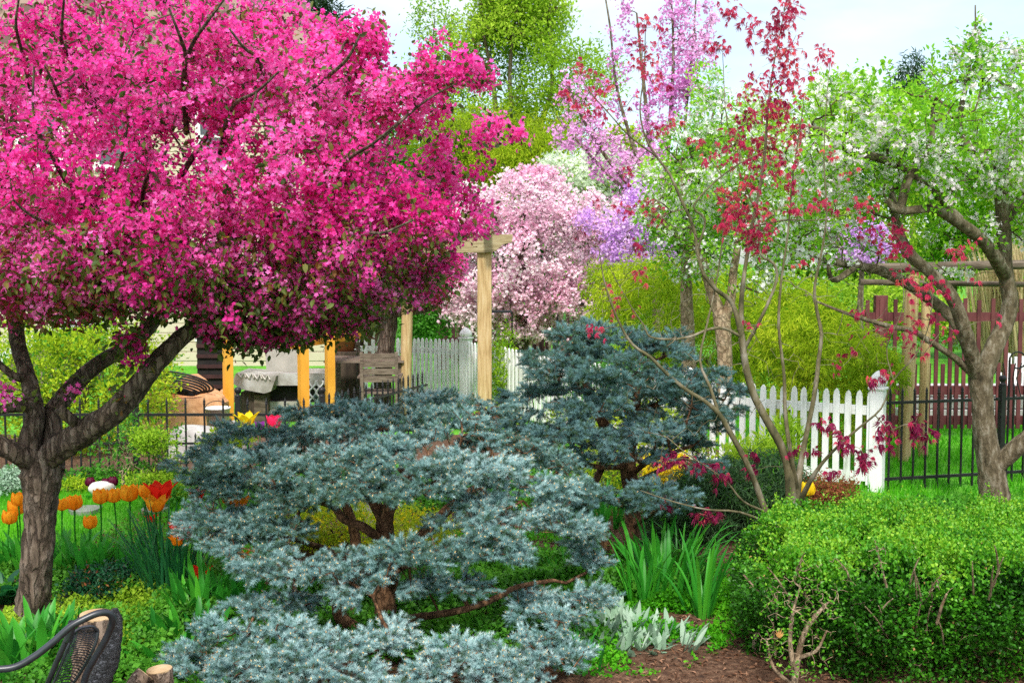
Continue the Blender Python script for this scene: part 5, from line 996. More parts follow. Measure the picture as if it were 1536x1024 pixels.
# ---------------- shrubs as leaf masses on real stems
def bush(name, label, cat, B, n, mat, tmpl, size, per, seed, bark='bark_twig', y0=None, spread=.05, noise=.15, nf=1.2, nst=6, up=.3, chaos=.9, extra=None, group=None, leafname='foliage', sag=0, shell=.5, perQ=1, jit=.15, f=1.4, tipr=.002):
    g = np.random.default_rng(seed); b0 = max(B, key=lambda b: b[3] * b[4]); y = b0[2]; c = at(b0[0], b0[1], y); t = plant(name, label, cat, (c[0], y, 0), group); S = Skel(); R = b0[3] * y / FPX
    for i in range(nst):
        a = g.uniform(-1, 1) * R * .45; S.limb([(c[0] + a * .4, y + g.normal() * .08, 0, max(.006, R * .03)), (c[0] + a * .7 + g.normal() * .03, y + g.normal() * .1, c[2] * .4, max(.005, R * .022)), (c[0] + a, y + g.normal() * .1, c[2] * .8, max(.003, R * .012))], 3)
    T = blobs(B, n, g, shell, noise, nf); T = T[T[:, 2] > .02]; S.grow(T, seg=max(.06, R * .16), g=g, wig=.1, sag=sag); S.radii(tipr, .4, .03); a = MB(); S.mesh(a, a, (8, 3), .05); a.build('stem', M[bark], t, True)
    P, D = S.ends(); Q, E = S.along(); m = MB(); scatter(m, tmpl, P, D, per, spread, size, rn(P, f, seed), 'leaf', g, up, chaos, jit)
    if perQ: scatter(m, tmpl, Q, E, perQ, spread, size, rn(Q, f, seed), 'leaf', g, up, chaos, jit)
    m.build(leafname, M[mat], t)
    if extra:
        for nm, T_, mt, k, sp_, sz, mode, frac in extra:
            m = MB(); q = g.random(len(P)) < frac; scatter(m, T_, P[q], D[q], k, sp_, sz, rn(P[q], 2.), mode, g, .5, .8); m.build(nm, M[mt], t)
    return t
NEED = kite(.16, .02, .2)
bush('cypress_shrub', 'golden threadleaf cypress mound behind the right end of the white fence', 'shrub', [(1255, 530, 12.3, 80, 85, .9), (1200, 500, 12.6, 70, 90, .9), (1310, 560, 11.9, 45, 60, .5), (1230, 620, 12.0, 90, 60, .6, .7), (1170, 560, 12.6, 50, 80, .7)], 1500, 'lime_leaf', NEED, (.06, .10), 12, 81, sag=.25, up=-.5, chaos=.5, spread=.03, noise=.2)
bush('cypress_shrub', 'golden green feathery cypress between the two tan trunks', 'shrub', [(1060, 520, 16.5, 80, 90, 1.), (1140, 500, 16.8, 70, 100, 1.), (980, 470, 17, 80, 80, 1.), (920, 440, 17.5, 50, 50, .8), (1000, 420, 17.5, 110, 40, .8)], 1500, 'lime_leaf', NEED, (.08, .14), 11, 82, sag=.25, up=-.4, chaos=.6, spread=.05, noise=.15)
bush('leafy_shrub', 'yellow green shrub seen beneath the dark spruce crown', 'shrub', [(905, 700, 9.6, 55, 60, .5), (970, 640, 10.4, 60, 50, .6), (1060, 690, 10, 60, 30, .4, .6), (870, 640, 10.6, 50, 40, .5)], 600, 'lime_leaf', KITE, (.03, .055), 7, 83, spread=.04)
bush('leafy_shrub', 'tall yellow green forsythia mass behind the black fence under the crabapple', 'shrub', [(140, 560, 13, 130, 75, 1.), (40, 560, 13, 90, 90, .9), (215, 590, 12.6, 50, 55, .6), (110, 640, 12.4, 90, 40, .5), (160, 520, 13.3, 90, 40, .8)], 1700, 'lime_leaf', KITE, (.04, .075), 6, 84, spread=.06, extra=[('fresh_leaves', KITE, 'mid_leaf', 4, .07, (.04, .07), 'leaf', .5)])
bush('woody_shrub', 'tangled bare stemmed shrub leaning on the black fence left of the brick bench', 'shrub', [(210, 690, 10.6, 60, 35, .3), (250, 655, 10.5, 32, 16, .2), (170, 660, 10.7, 50, 40, .3), (190, 620, 10.8, 25, 40, .2)], 420, 'mid_leaf', KITE, (.035, .06), 2, 85, bark='bark_tan', spread=.04, nst=12, perQ=0, tipr=.003)
bush('leafy_shrub', 'small bright green shrub on the front of the black fence', 'shrub', [(230, 665, 10.3, 34, 16, .15), (262, 690, 10.3, 20, 10, .12, .5), (215, 650, 10.4, 20, 10, .1, .5)], 130, 'spring_leaf', KITE, (.03, .05), 8, 86, spread=.03)
bush('leafy_shrub', 'yellow green spurge peeping over the front blue spruce at left', 'shrub', [(345, 655, 9.2, 34, 14, .2), (320, 668, 9.2, 24, 10, .2)], 160, 'lime_leaf', KITE, (.03, .05), 8, 87, spread=.03)
bush('yew_shrub', 'dark green low yew behind the maple stems', 'shrub', [(1080, 745, 8.6, 70, 55, .5), (1150, 730, 8.8, 60, 50, .4), (1030, 775, 8.4, 55, 40, .4), (1000, 810, 8.3, 40, 25, .3, .5)], 1100, 'dark_conifer', NEED, (.05, .08), 12, 88, sag=.1, spread=.03, extra=[('new_growth', NEED, 'mid_leaf', 6, .03, (.03, .06), 'leaf', .5)])
bush('leafy_shrub', 'golden yellow flowering shrub glowing behind the dark spruce trunk', 'shrub', [(1005, 698, 9.2, 34, 20, .25), (985, 705, 9.2, 20, 16, .2)], 240, 'yellow_fl', KITE, (.02, .035), 10, 89, spread=.03)
bush('barberry_shrub', 'small reddish brown barberry at the foot of the white fence', 'shrub', [(1232, 738, 8.5, 30, 22, .2), (1265, 730, 8.6, 18, 14, .15, .6)], 260, 'barberry', KITE, (.018, .03), 10, 90, spread=.03)
bush('barberry_shrub', 'patch of reddish brown foliage above the front blue spruce at its right shoulder', 'shrub', [(725, 636, 9.6, 26, 10, .2)], 110, 'barberry', KITE, (.025, .045), 10, 91, spread=.03)
bush('leafy_shrub', 'bright yellow green shrub just right of the reddish foliage', 'shrub', [(762, 632, 11., 20, 9, .2), (735, 622, 11.3, 20, 7, .2)], 110, 'lime_leaf', KITE, (.03, .05), 8, 92, spread=.03)
bush('climbing_plant', 'light green climbing plant on the black trellis beside the pergola post', 'vine', [(752, 560, 15.9, 22, 50, .2), (775, 590, 15.9, 26, 30, .2), (760, 510, 16., 12, 24, .15, .5)], 300, 'spring_leaf', KITE, (.05, .08), 4, 93, spread=.05, noise=0)
bush('leafy_shrub', 'green shrub hugging the left edge of the yew, behind the maple', 'shrub', [(905, 590, 11.5, 60, 50, .5), (840, 700, 9.4, 40, 50, .4)], 300, 'mid_leaf', KITE, (.035, .06), 6, 94, spread=.05)
bush('leafy_shrub', 'yellow flowering ground shrub seen through the middle gap of the front spruce', 'shrub', [(500, 780, 8.3, 55, 45, .4), (590, 800, 8.0, 60, 40, .4), (650, 800, 8.1, 40, 30, .3), (440, 800, 8.2, 40, 30, .3)], 900, 'lime_leaf', KITE, (.02, .04), 8, 95, spread=.03, extra=[('yellow_flowers', FLOW, 'yellow_fl', 4, .04, (.010, .018), 'flower', .35)])
bush('dark_leaved_shrub', 'dark green low shrub beside the crabapple trunk', 'shrub', [(140, 885, 6.95, 50, 28, .2), (165, 870, 7., 30, 22, .2)], 380, 'strap_dark', KITE, (.025, .04), 6, 96, spread=.03, extra=[('bronze_leaves', KITE, 'barberry', 3, .03, (.02, .03), 'leaf', .3)])
bush('leafy_shrub', 'clump of fresh green perennials along the black fence, right of the white rock', 'shrub', [(225, 722, 10.3, 40, 14, .2), (255, 725, 10.2, 40, 12, .2), (290, 735, 10., 25, 12, .2)], 330, 'spring_leaf', KITE, (.025, .045), 7, 97, spread=.03)
bush('leafy_shrub', 'yellow leaved low clump left of the white rock', 'shrub', [(110, 732, 10.5, 26, 9, .15)], 110, 'lime_leaf', KITE, (.025, .04), 7, 98, spread=.03)
bush('silvery_shrub', 'grey green lacy perennial at the left edge beside the crabapple trunk', 'shrub', [(15, 715, 10.6, 26, 14, .2), (8, 728, 10.4, 30, 10, .2)], 190, 'lambs_ear', KITE, (.03, .05), 6, 99, spread=.03)
bush('leafy_shrub', 'fresh green shrub in front of the right white fence', 'shrub', [(1130, 690, 9.2, 40, 30, .25), (1180, 665, 9.4, 16, 40, .2), (1165, 700, 9.2, 30, 26, .2)], 260, 'spring_leaf', NEED, (.07, .11), 6, 100, spread=.04, up=.8, chaos=.4)
bush('leafy_shrub', 'dark green shrub filling behind the pickets near the pergola post', 'shrub', [(640, 480, 20.5, 40, 45, .7), (700, 440, 24.5, 80, 20, .8), (800, 440, 24.5, 100, 24, .8)], 700, 'mid_leaf', KITE, (.08, .13), 8, 101, spread=.1)

# ---------------- blossoming trees in the middle distance
y = 20.; flowering('weeping_cherry', 'pale pink weeping cherry behind the timber pergola post', 'tree', at(780, 600, y) * [1, 1, 0],
    [[(785, 600, y, 22), (783, 520, y, 20), (780, 430, y, 17), (782, 360, y, 13), (785, 300, y, 8)], [(781, 400, y, 12), (740, 330, y, 8), (715, 300, y, 5)], [(781, 380, y, 12), (830, 320, y, 8), (870, 330, y, 5)]],
    [(780, 300, y, 80, 40, 1.2), (715, 330, y, 55, 55, .9), (850, 340, y, 60, 60, .9), (770, 380, y, 115, 70, 1.4), (720, 440, y, 60, 50, .8), (800, 440, y, 90, 45, 1.), (690, 440, y, 40, 45, .6), (870, 410, y, 50, 50, .8), (760, 485, y, 70, 25, .7, .6), (640, 440, y + .5, 40, 30, .5, .5), (900, 450, y, 30, 30, .5, .5), (830, 470, y, 90, 45, .9), (700, 380, y, 40, 80, .7), (880, 380, y, 45, 70, .8), (680, 480, y, 30, 25, .4, .5), (790, 265, y, 60, 16, .7), (920, 400, y + .4, 50, 45, .7, .7), (900, 320, y + .3, 50, 40, .6, .6)], 3600,
    [('blossoms', FLOW_D, 'cherry_pink', 8, 3, .05, (.026, .042), 'flower', .1, 1.2, 1.6, 2), ('leaves', LEAF, 'mid_leaf', 1, 0, .08, (.05, .07), 'leaf', -.2, .9, 1, 1)], 111, 'bark_crab', .004, .3, .34, 1.5, (10, 3), sag=.7, rise=1.3, cap=.05)
y = 25.; flowering('crabapple_tree', 'white blossoming crabapple behind the weeping cherry', 'tree', at(880, 560, y) * [1, 1, 0],
    [[(880, 560, y, 16), (880, 480, y, 14), (882, 400, y, 12), (880, 320, y, 8), (885, 260, y, 5)]],
    [(880, 300, y, 75, 55, 1.4), (850, 260, y, 45, 28, .9), (920, 260, y, 60, 35, 1.), (900, 350, y, 80, 45, 1.3), (960, 320, y, 50, 50, 1.), (890, 400, y, 60, 30, .9)], 1500,
    [('blossoms', FLOW, 'white_green', 11, 2, .10, (.035, .06), 'flower', .3, 1.1, 1.3, 2), ('leaves', LEAF, 'spring_leaf', 3, 1, .1, (.06, .09), 'leaf', .1, .9, 1, 1)], 112, 'bark_grey', .005, .35, .2, .8, (10, 3))
y = 21.5; flowering('redbud_tree', 'tall thin orchid pink redbud with upright branches against the sky', 'tree', at(985, 560, y) * [1, 1, 0],
    [[(990, 600, y, 20), (988, 480, y, 18), (985, 380, y, 15), (980, 300, y, 12), (975, 220, y, 8), (965, 120, y, 5), (955, 20, y, 2.5)], [(985, 330, y, 11), (1000, 240, y, 8), (1008, 140, y, 6), (1010, 60, y, 4), (1005, -30, y, 2)], [(985, 350, y, 9), (1020, 260, y, 6), (1030, 160, y, 4), (1040, 60, y, 3), (1045, -20, y, 2)], [(985, 340, y, 9), (945, 280, y, 7), (905, 230, y, 5), (870, 170, y, 4), (845, 110, y, 2)], [(980, 300, y, 8), (950, 220, y, 6), (925, 130, y, 4), (915, 40, y, 3), (905, -20, y, 2)], [(980, 310, y, 7), (920, 270, y, 5), (870, 215, y, 4), (835, 175, y, 2)], [(1000, 300, y, 7), (1050, 240, y, 5), (1075, 150, y, 3)]],
    [(1010, 90, y, 28, 110, .7), (1030, 60, y, 20, 100, .6), (985, 170, y, 34, 70, .8), (1045, 130, y, 25, 70, .6, .6), (930, 60, y, 22, 80, .5, .5), (905, 170, y, 30, 50, .6, .7), (860, 140, y, 25, 40, .5, .5), (870, 205, y, 50, 25, .6), (930, 240, y, 55, 35, .8), (980, 260, y, 60, 40, .8), (960, 300, y, 60, 30, .7, .6), (1065, 40, y, 15, 60, .4, .4)], 1000,
    [('blossoms', FLOW_D, 'redbud', 4, 2, .045, (.024, .04), 'flower', .2, 1.2, 1.2, 2)], 113, 'bark_grey', .004, .3, .05, .9, (10, 3), wig=.08, rise=1.0, shell=.35)
y = 18.8; flowering('redbud_tree', 'low violet blossoming redbud branches below the pink redbud', 'tree', at(945, 560, y) * [1, 1, 0],
    [[(940, 600, y, 12), (942, 500, y, 10), (945, 430, y, 8), (950, 370, y, 5)]],
    [(948, 352, y, 32, 16, .5), (975, 345, y, 20, 20, .4), (960, 290, y, 30, 16, .4, .7), (915, 375, y, 26, 12, .4), (940, 395, y, 28, 10, .4), (920, 350, y, 20, 8, .3, .6), (900, 330, y, 40, 20, .4, .5), (985, 380, y, 40, 20, .4, .4), (965, 320, y, 40, 25, .4, .5)], 420,
    [('blossoms', FLOW_D, 'lilac', 7, 1, .05, (.024, .038), 'flower', .2, 1.2, 1.2, 2)], 114, 'bark_grey', .004, .3, .0, .9, (8, 3))
y = 16.5; flowering('redbud_tree', 'small violet redbud showing through the apple branches at right', 'tree', at(1290, 560, y) * [1, 1, 0],
    [[(1292, 600, y, 12), (1290, 480, y, 10), (1293, 400, y, 7), (1295, 360, y, 5)]],
    [(1300, 352, y, 28, 18, .4), (1290, 385, y, 34, 12, .4), (1325, 375, y, 20, 10, .3, .6), (1240, 350, y, 30, 12, .3, .5)], 170,
    [('blossoms', FLOW_D, 'lilac', 6, 1, .05, (.02, .034), 'flower', .2, 1.2, 1.2, 2)], 115, 'bark_grey', .004, .3, .0, .9, (8, 3))

# ---------------- big trees and the belt of trees beyond
def tree(label, px, y, topy, rx, mat, seed, n=1500, leaf=(.10, .17), per=5, low=None, w=16, noise=.25, tmpl=KITE, name='tree', bark='bark_grey', stems=1, group='trees beyond the garden', cols=None, spread=.16, up=.2, trunk_top=None):
    g = np.random.default_rng(seed); low = low or 420; cx = px; hgt = low - topy; limbs = []
    for s in range(stems):
        dx = (s - (stems - 1) / 2) * rx * .35; limbs.append([(cx + dx * .5, 470, y, w), (cx + dx * .7, low - hgt * .1, y, w * .85), (cx + dx + g.normal() * 5, low - hgt * .4, y, w * .6), (cx + dx * 1.1 + g.normal() * 6, low - hgt * .7, y, w * .35), (cx + dx * 1.2, topy + hgt * .08, y, w * .12)])
        limbs[-1][0] = (cx + dx * .5, 400 + CAM_H * FPX / y * .98, y, w * 1.1)
    B = []; rw = rx * y / FPX
    for k in range(11):
        f = (k + .5) / 11; zz = topy + hgt * (.1 + .9 * f); wd = rx * (.38 + .62 * math.sin(math.pi * min(1, .15 + f * .75))); B.append((cx + g.normal() * rx * .28, zz, y + g.normal() * rw * .25, wd * .72, hgt * .16, rw * .6))
    return flowering(name, label, 'tree', (at(px, 500, y)[0], y, 0), limbs, B, n, [('crown', tmpl, mat, per, 2, spread, leaf, 'leaf', up, .9, .6, seed % 7)], seed, bark, .006, .5, noise, .5, (8, 3), group=group)
tree('tall airy spring green tree with several trunks against the sky, centre', 775, 33, -60, 125, 'spring_leaf', 201, 4600, (.10, .16), 5, 260, 11, .36, stems=3)
tree('airy spring green tree just right of the magenta crabapple crown', 665, 36, 0, 60, 'spring_leaf', 202, 1100, (.10, .16), 4, 300, 9, .42, stems=2)
tree('bright yellow green willow mound below the tall airy tree', 800, 30, 178, 80, 'lime_leaf', 203, 1900, (.10, .18), 6, 300, 12, .1, tmpl=NEED, spread=.2, up=-.5)
tree('yellow green willow mound directly right of the magenta crown', 690, 31, 165, 70, 'lime_leaf', 204, 1500, (.10, .18), 6, 300, 12, .1, tmpl=NEED, spread=.2, up=-.5)
tree('yellow green tree behind the white crabapple blossoms', 905, 32, 195, 60, 'lime_leaf', 205, 1200, (.10, .18), 5, 340, 10, .15)
tree('dark conifer poking above the house roof, top left', 440, 38, -60, 95, 'dark_conifer', 206, 1500, (.2, .35), 6, 90, 14, .1, tmpl=NEED, name='conifer_tree')
tree('small blue grey pine top showing above the apple tree', 1370, 42, 84, 34, 'dark_conifer', 207, 500, (.2, .35), 6, 300, 10, .1, tmpl=NEED, name='conifer_tree')
tree('spring green tree filling behind the left half of the apple crown', 1290, 28, 120, 95, 'spring_leaf', 208, 1800, (.10, .17), 6, 420, 12, .15)
tree('spring green tree behind the right half of the apple crown', 1430, 30, 130, 110, 'apple_leaf', 209, 1900, (.10, .17), 6, 420, 12, .15)
tree('green tree cut by the right edge of the view', 1580, 27, 150, 100, 'spring_leaf', 210, 1400, (.10, .17), 6, 400, 12, .15)
tree('spring green tree behind the red maple', 1170, 30, 150, 85, 'spring_leaf', 211, 1700, (.10, .17), 6, 430, 12, .15)
tree('green tree behind the redbuds', 1040, 34, 190, 80, 'mid_leaf', 212, 1500, (.12, .2), 6, 430, 12, .1)
tree('leafy tree filling the gap between the house and the willow', 590, 40, 190, 80, 'mid_leaf', 213, 1500, (.14, .22), 6, 430, 12, .1)
tree('bushy tree behind the weeping cherry', 760, 38, 240, 100, 'mid_leaf', 214, 1500, (.14, .22), 6, 450, 12, .1)
bush('hedge_mass', 'long green shrub border far behind the fences at right', 'hedge', [(1250, 470, 24, 160, 50, 1.), (1450, 480, 26, 120, 30, 1.), (1100, 460, 24, 120, 50, 1.), (960, 470, 24.5, 90, 40, 1.)], 2000, 'spring_leaf', KITE, (.10, .16), 7, 221, spread=.12, nst=14)
bush('hedge_mass', 'green shrub border far behind the patio', 'hedge', [(540, 440, 27, 120, 45, 1.), (420, 470, 25.5, 100, 40, .6)], 900, 'mid_leaf', KITE, (.10, .16), 7, 222, spread=.12, nst=14)
# tall tan reeds at the right edge
n = 3000; P = np.stack([RG.uniform(at(1518, 0, 22)[0], at(1660, 0, 22)[0], n), RG.uniform(21, 23.5, n), np.zeros(n)], -1); m = MB()
T = A([(-.008, 0, 0), (.008, 0, 0), (.005, .7, .05), (-.005, .7, .05), (0, 1, .18)]), [[[0, 1, 2, 3]], [[3, 2, 4]]]
m.inst(T, P, frame(np.stack([RG.normal(size=n) * .07, RG.normal(size=n) * .07, np.ones(n)], -1), RG.normal(size=(n, 3))), RG.uniform(2.0, 2.75, n), RG.random(n)); tag(m.build('tall_reeds', leafmat('reed', [(.36, .28, .14), (.6, .5, .28)], trans=.3, spec=0)), 'stand of tall tan dry reeds at the right behind the log pergola', 'reeds', kind='stuff')

# ---------------- strap-leaved perennials and tulips
def blade(m, base, az, L, w, lean, droop, rnd, seg=6, fold=.25, form='strap'):
    f = np.linspace(0, 1, seg + 1); th = lean + droop * f ** 1.5; ds = L / seg
    x = np.concatenate([[0], np.cumsum(np.sin(th[:-1]) * ds)]); z = np.concatenate([[0], np.cumsum(np.cos(th[:-1]) * ds)])
    o = np.array([math.cos(az), math.sin(az), 0]); s = np.array([-o[1], o[0], 0]); C = np.asarray(base) + x[:, None] * o + z[:, None] * [0, 0, 1.]
    wd = w * (np.clip(1.06 - f, 0, 1) ** .45 * (.75 + .5 * f) if form == 'strap' else np.sin(np.pi * np.clip(f * .86 + .12, 0, 1)) ** .7) / 2; wd[-1] = .001
    N = np.stack([-np.cos(th) * o[0], -np.cos(th) * o[1], np.sin(th)], -1)
    Lf = C + s * wd[:, None] + N * (wd * fold)[:, None]; Rt = C - s * wd[:, None] + N * (wd * fold)[:, None]
    V = np.vstack([Lf, C, Rt]); k = seg + 1; F = []
    for i in range(seg): F += [[i, i + 1, k + i + 1, k + i], [k + i, k + i + 1, 2 * k + i + 1, 2 * k + i]]
    m.add(V, F, np.full(len(F), rnd))
def clump_of(name, label, cat, px, y, r, n, L, w, mat, seed, lean=(.05, .45), droop=(.1, .9), form='strap', group=None, fold=.25):
    g = np.random.default_rng(seed); c = at(px, 600, y); t = plant(name, label, cat, (c[0], y, 0), group); m = MB()
    for i in range(n):
        a = g.random() * 2 * np.pi; q = math.sqrt(g.random()) * r
        blade(m, (c[0] + q * math.cos(a), y + q * math.sin(a) * .7, .01), a + g.normal() * .7, g.uniform(*L), g.uniform(*w), g.uniform(*lean), g.uniform(*droop), float(np.clip(g.normal(.5, .25), 0, 1)), 7, fold, form)
    m.build('leaves', M[mat], t, True); return t
clump_of('daffodil_clump', 'tall dark green strap leaves of a daffodil clump left of the front spruce', 'plant', 252, 6.95, .16, 120, (.42, .68), (.014, .022), 'strap_dark', 301, (.02, .5), (.05, .7))
clump_of('iris_clump', 'tall bright green iris leaves between the dark spruce and the hedge', 'plant', 1000, 7.0, .19, 52, (.34, .60), (.028, .042), 'strap', 302, (.02, .55), (.05, 1.2))
clump_of('iris_clump', 'iris leaves at the left front corner of the box hedge', 'plant', 1056, 6.6, .10, 22, (.30, .58), (.022, .036), 'strap', 303, (.02, .5), (.05, 1.3))
clump_of('iris_clump', 'upright iris leaves left of the tall iris clump, near the mulch', 'plant', 970, 6.8, .10, 20, (.30, .50), (.024, .036), 'strap', 304, (.02, .35), (.05, .6))
clump_of('daylily_clump', 'bright daylily leaves behind the dark spruce trunk', 'plant', 905, 8.9, .14, 40, (.3, .55), (.02, .03), 'strap', 305, (.1, .6), (.3, 1.4))
clump_of('daylily_clump', 'arching daylily leaves under the purple maple leaf cluster', 'plant', 1035, 7.6, .12, 26, (.3, .5), (.012, .018), 'strap', 306, (.1, .5), (.8, 2.0))
clump_of('daylily_clump', 'green leaf tuft at the bottom edge below the front spruce', 'plant', 880, 5.65, .07, 16, (.18, .3), (.014, .022), 'strap', 307, (.05, .6), (.1, .9))
clump_of('daylily_clump', 'small green leaf tuft in the gap at the right side of the front spruce', 'plant', 842, 7.4, .06, 14, (.18, .32), (.012, .02), 'strap', 308, (.1, .7), (.2, 1.))
clump_of('grassy_clump', 'fine bright grass tuft in front of the white fence', 'plant', 1235, 8.7, .1, 60, (.3, .5), (.008, .014), 'strap', 309, (.05, .4), (.1, .8))
for i, (px, y_, r, n, L, lb) in enumerate([(60, 7.5, .2, 34, (.22, .36), 'broad green tulip leaves right behind the crabapple trunk'), (115, 7.4, .2, 34, (.22, .38), 'broad green tulip leaves below the pair of middle orange tulips'), (175, 7.4, .18, 30, (.22, .38), 'broad green tulip leaves left of the daffodil clump'), (300, 6.5, .16, 30, (.26, .42), 'broad green tulip leaves under the red tulips at the front spruce'), (350, 6.6, .14, 24, (.24, .4), 'broad green leaves tucked under the left side of the front spruce'), (20, 5.7, .24, 46, (.24, .4), 'large broad leaf clump at the bottom left corner behind the chair arm'), (85, 5.9, .14, 20, (.2, .32), 'broad leaves between the crabapple trunk and the pale log'), (270, 6.05, .16, 30, (.2, .32), 'broad leaves low in front of the daffodil clump'), (4, 7.6, .18, 26, (.2, .34), 'broad tulip leaves at the left edge, left of the trunk')]):
    clump_of('tulip_leaf_clump', lb, 'plant', px, y_, r, n, L, (.035, .06), 'strap', 320 + i, (.05, .6), (.05, .7), 'broad')
clump_of('hosta', 'dark blue green hosta at the left edge beside the trunk', 'plant', -4, 6.9, .12, 26, (.2, .32), (.08, .13), 'strap_dark', 340, (.3, 1.0), (.3, .9), 'broad', fold=.4)
clump_of('broadleaf_plant', 'low broad dark leaves under the front spruce at its left foot', 'plant', 250, 5.75, .12, 26, (.14, .24), (.05, .08), 'strap', 341, (.2, 1.1), (.2, .9), 'broad', fold=.3)
for i, (px, y_, n) in enumerate([(925, 6.3, 70), (898, 6.05, 60), (972, 6.2, 60), (938, 5.95, 50), (905, 6.5, 50), (1000, 6.0, 40)]):
    clump_of('lambs_ear_plant', ['silver woolly lambs ear rosette nearest the front spruce tip', 'silver woolly lambs ear rosette lowest beside the spruce', 'silver woolly lambs ear rosette at the right, toward the mulch', 'silver woolly lambs ear rosette in front of the others', 'silver woolly lambs ear rosette farthest back, half under the spruce', 'small silver woolly lambs ear rosette standing alone on the mulch'][i], 'plant', px, y_, .18, n, (.12, .20), (.026, .042), 'lambs_ear', 350 + i, (.2, 1.1), (-.4, .9), 'broad', 'lambs ear beside the front spruce')
clump_of('leafy_perennial', 'small green perennial clump in front of the iris leaves', 'plant', 985, 6.2, .12, 50, (.08, .15), (.02, .03), 'strap', 360, (.1, 1.1), (-.1, .8), 'broad')
# ground covers
def cover(name, label, pts, n, mat, size, h, tmpl=KITE_W, seed=1):
    g = np.random.default_rng(seed); w = np.array([p[3] * p[4] for p in pts], float); m = MB()
    for p, k in zip(pts, g.multinomial(n, w / w.sum())):
        c = at(p[0], p[1], p[2]); a = g.random(k) * 2 * np.pi; r = np.sqrt(g.random(k)); x = c[0] + p[3] * r * np.cos(a); y_ = p[2] + p[4] * r * np.sin(a)
        Q = np.stack([x, y_, g.random(k) ** .6 * h * (.5 + clump(np.stack([x, y_, 0 * x], -1), 5., seed))], -1); q = clump(Q, 3.5, seed) > .3; Q = Q[q]
        scatter(m, tmpl, Q, np.zeros_like(Q), 3, .012, size, rn(Q, 3, seed), 'leaf', g, .5, .9)
    return tag(m.build(name, M[mat]), label, 'ground cover', kind='stuff')
cover('yellow_ground_cover', 'yellow green small leaved ground cover around the trunk and logs', [(215, 900, 6.6, .5, .45), (150, 930, 6.1, .45, .4), (20, 920, 6.3, .3, .3)], 6500, 'spring_leaf', (.018, .032), .11, seed=3)
cover('green_ground_cover', 'bright green low leaves under the front spruce and in the left bed', [(450, 900, 6.6, .9, .5), (650, 880, 6.9, .8, .5), (200, 980, 5.4, .6, .35), (330, 900, 6.6, .4, .4), (120, 850, 7.3, 1., .45), (700, 960, 6.1, .8, .4), (250, 950, 6.0, .7, .6), (860, 850, 7.4, .9, .6)], 22000, 'mid_leaf', (.022, .042), .13, seed=4)
cover('mixed_ground_cover', 'scattered fresh green seedlings over the mulch at centre right', [(900, 850, 7.3, .5, .35), (940, 900, 6.7, .45, .4), (1000, 900, 6.5, .3, .4), (870, 830, 7.8, .5, .4), (930, 990, 5.8, .4, .25), (1000, 950, 6.1, .3, .3), (760, 840, 8.2, .8, .5), (1050, 850, 7.2, .5, .6), (980, 880, 7.0, .7, .5), (1030, 930, 6.3, .3, .4), (950, 930, 6.2, .5, .5)], 17000, 'grass', (.016, .032), .07, seed=5)
cover('fence_ground_cover', 'green leafy edging along the foot of the fences', [(60, 715, 10.9, 1.3, .25), (270, 718, 10.7, .7, .3), (1000, 715, 9.6, 1.5, .8), (1300, 740, 9.2, 1.5, .5), (760, 720, 10.4, 1.3, 1.), (500, 720, 10.2, 1.8, 1.)], 15000, 'mid_leaf', (.025, .045), .16, seed=6)

# tulips: one of each build, then copies
def petals(m, c, r, h, rnd=.5, open_=.15, n=6, g=None):
    for k in range(n):
        a = k * 2 * math.pi / n + (.0 if k % 2 else .12); o = np.array([math.cos(a), math.sin(a), 0]); s = np.array([-o[1], o[0], 0]); inn = .93 if k % 2 else 1.0
        prof = [(.18, .0, .15), (.80, .16, .55), (1.0, .42, .66), (.96 + open_, .70, .58), (.82 + open_ * 2.2, .90, .34), (.70 + open_ * 2.8, 1.0, .04)]
        V = []; F = []
        for (pr, pz, pw) in prof:
            for q in (-1, -.5, 0, .5, 1): V.append(np.asarray(c) + o * r * pr * inn * (1 - .18 * q * q) + s * r * pw * q * 1.25 + np.array([0, 0, h * (pz - .04 * q * q)]))
        for i in range(5):
            for j in range(4): b = i * 5 + j; F.append([b, b + 1, b + 6, b + 5])
        m.add(np.array(V), F, np.full(len(F), float(np.clip(rnd + RG.normal() * .25, 0, 1))))
def tulip_proto(mat, open_):
    t = thing('tulip', 'x', 'tulip', (0, 0, 0)); m = MB(); petals(m, (0, 0, .42), .030, .062, .5, open_); m.build('bloom', M[mat], t, True)
    m = MB(); m.tube([(0, 0, 0), (.006, .004, .15), (.004, -.003, .3), (0, 0, .425)], [.0045, .004, .0035, .0045], 6); m.build('stem', M['strap'], t, True)
    for a, L in ((.4, .24), (3.3, .28)): m = MB(); blade(m, (0, 0, .0), a, L, .04, .25, .6, .5, 7, .35, 'broad'); m.build('leaf', M['strap'], t, True)
    return t
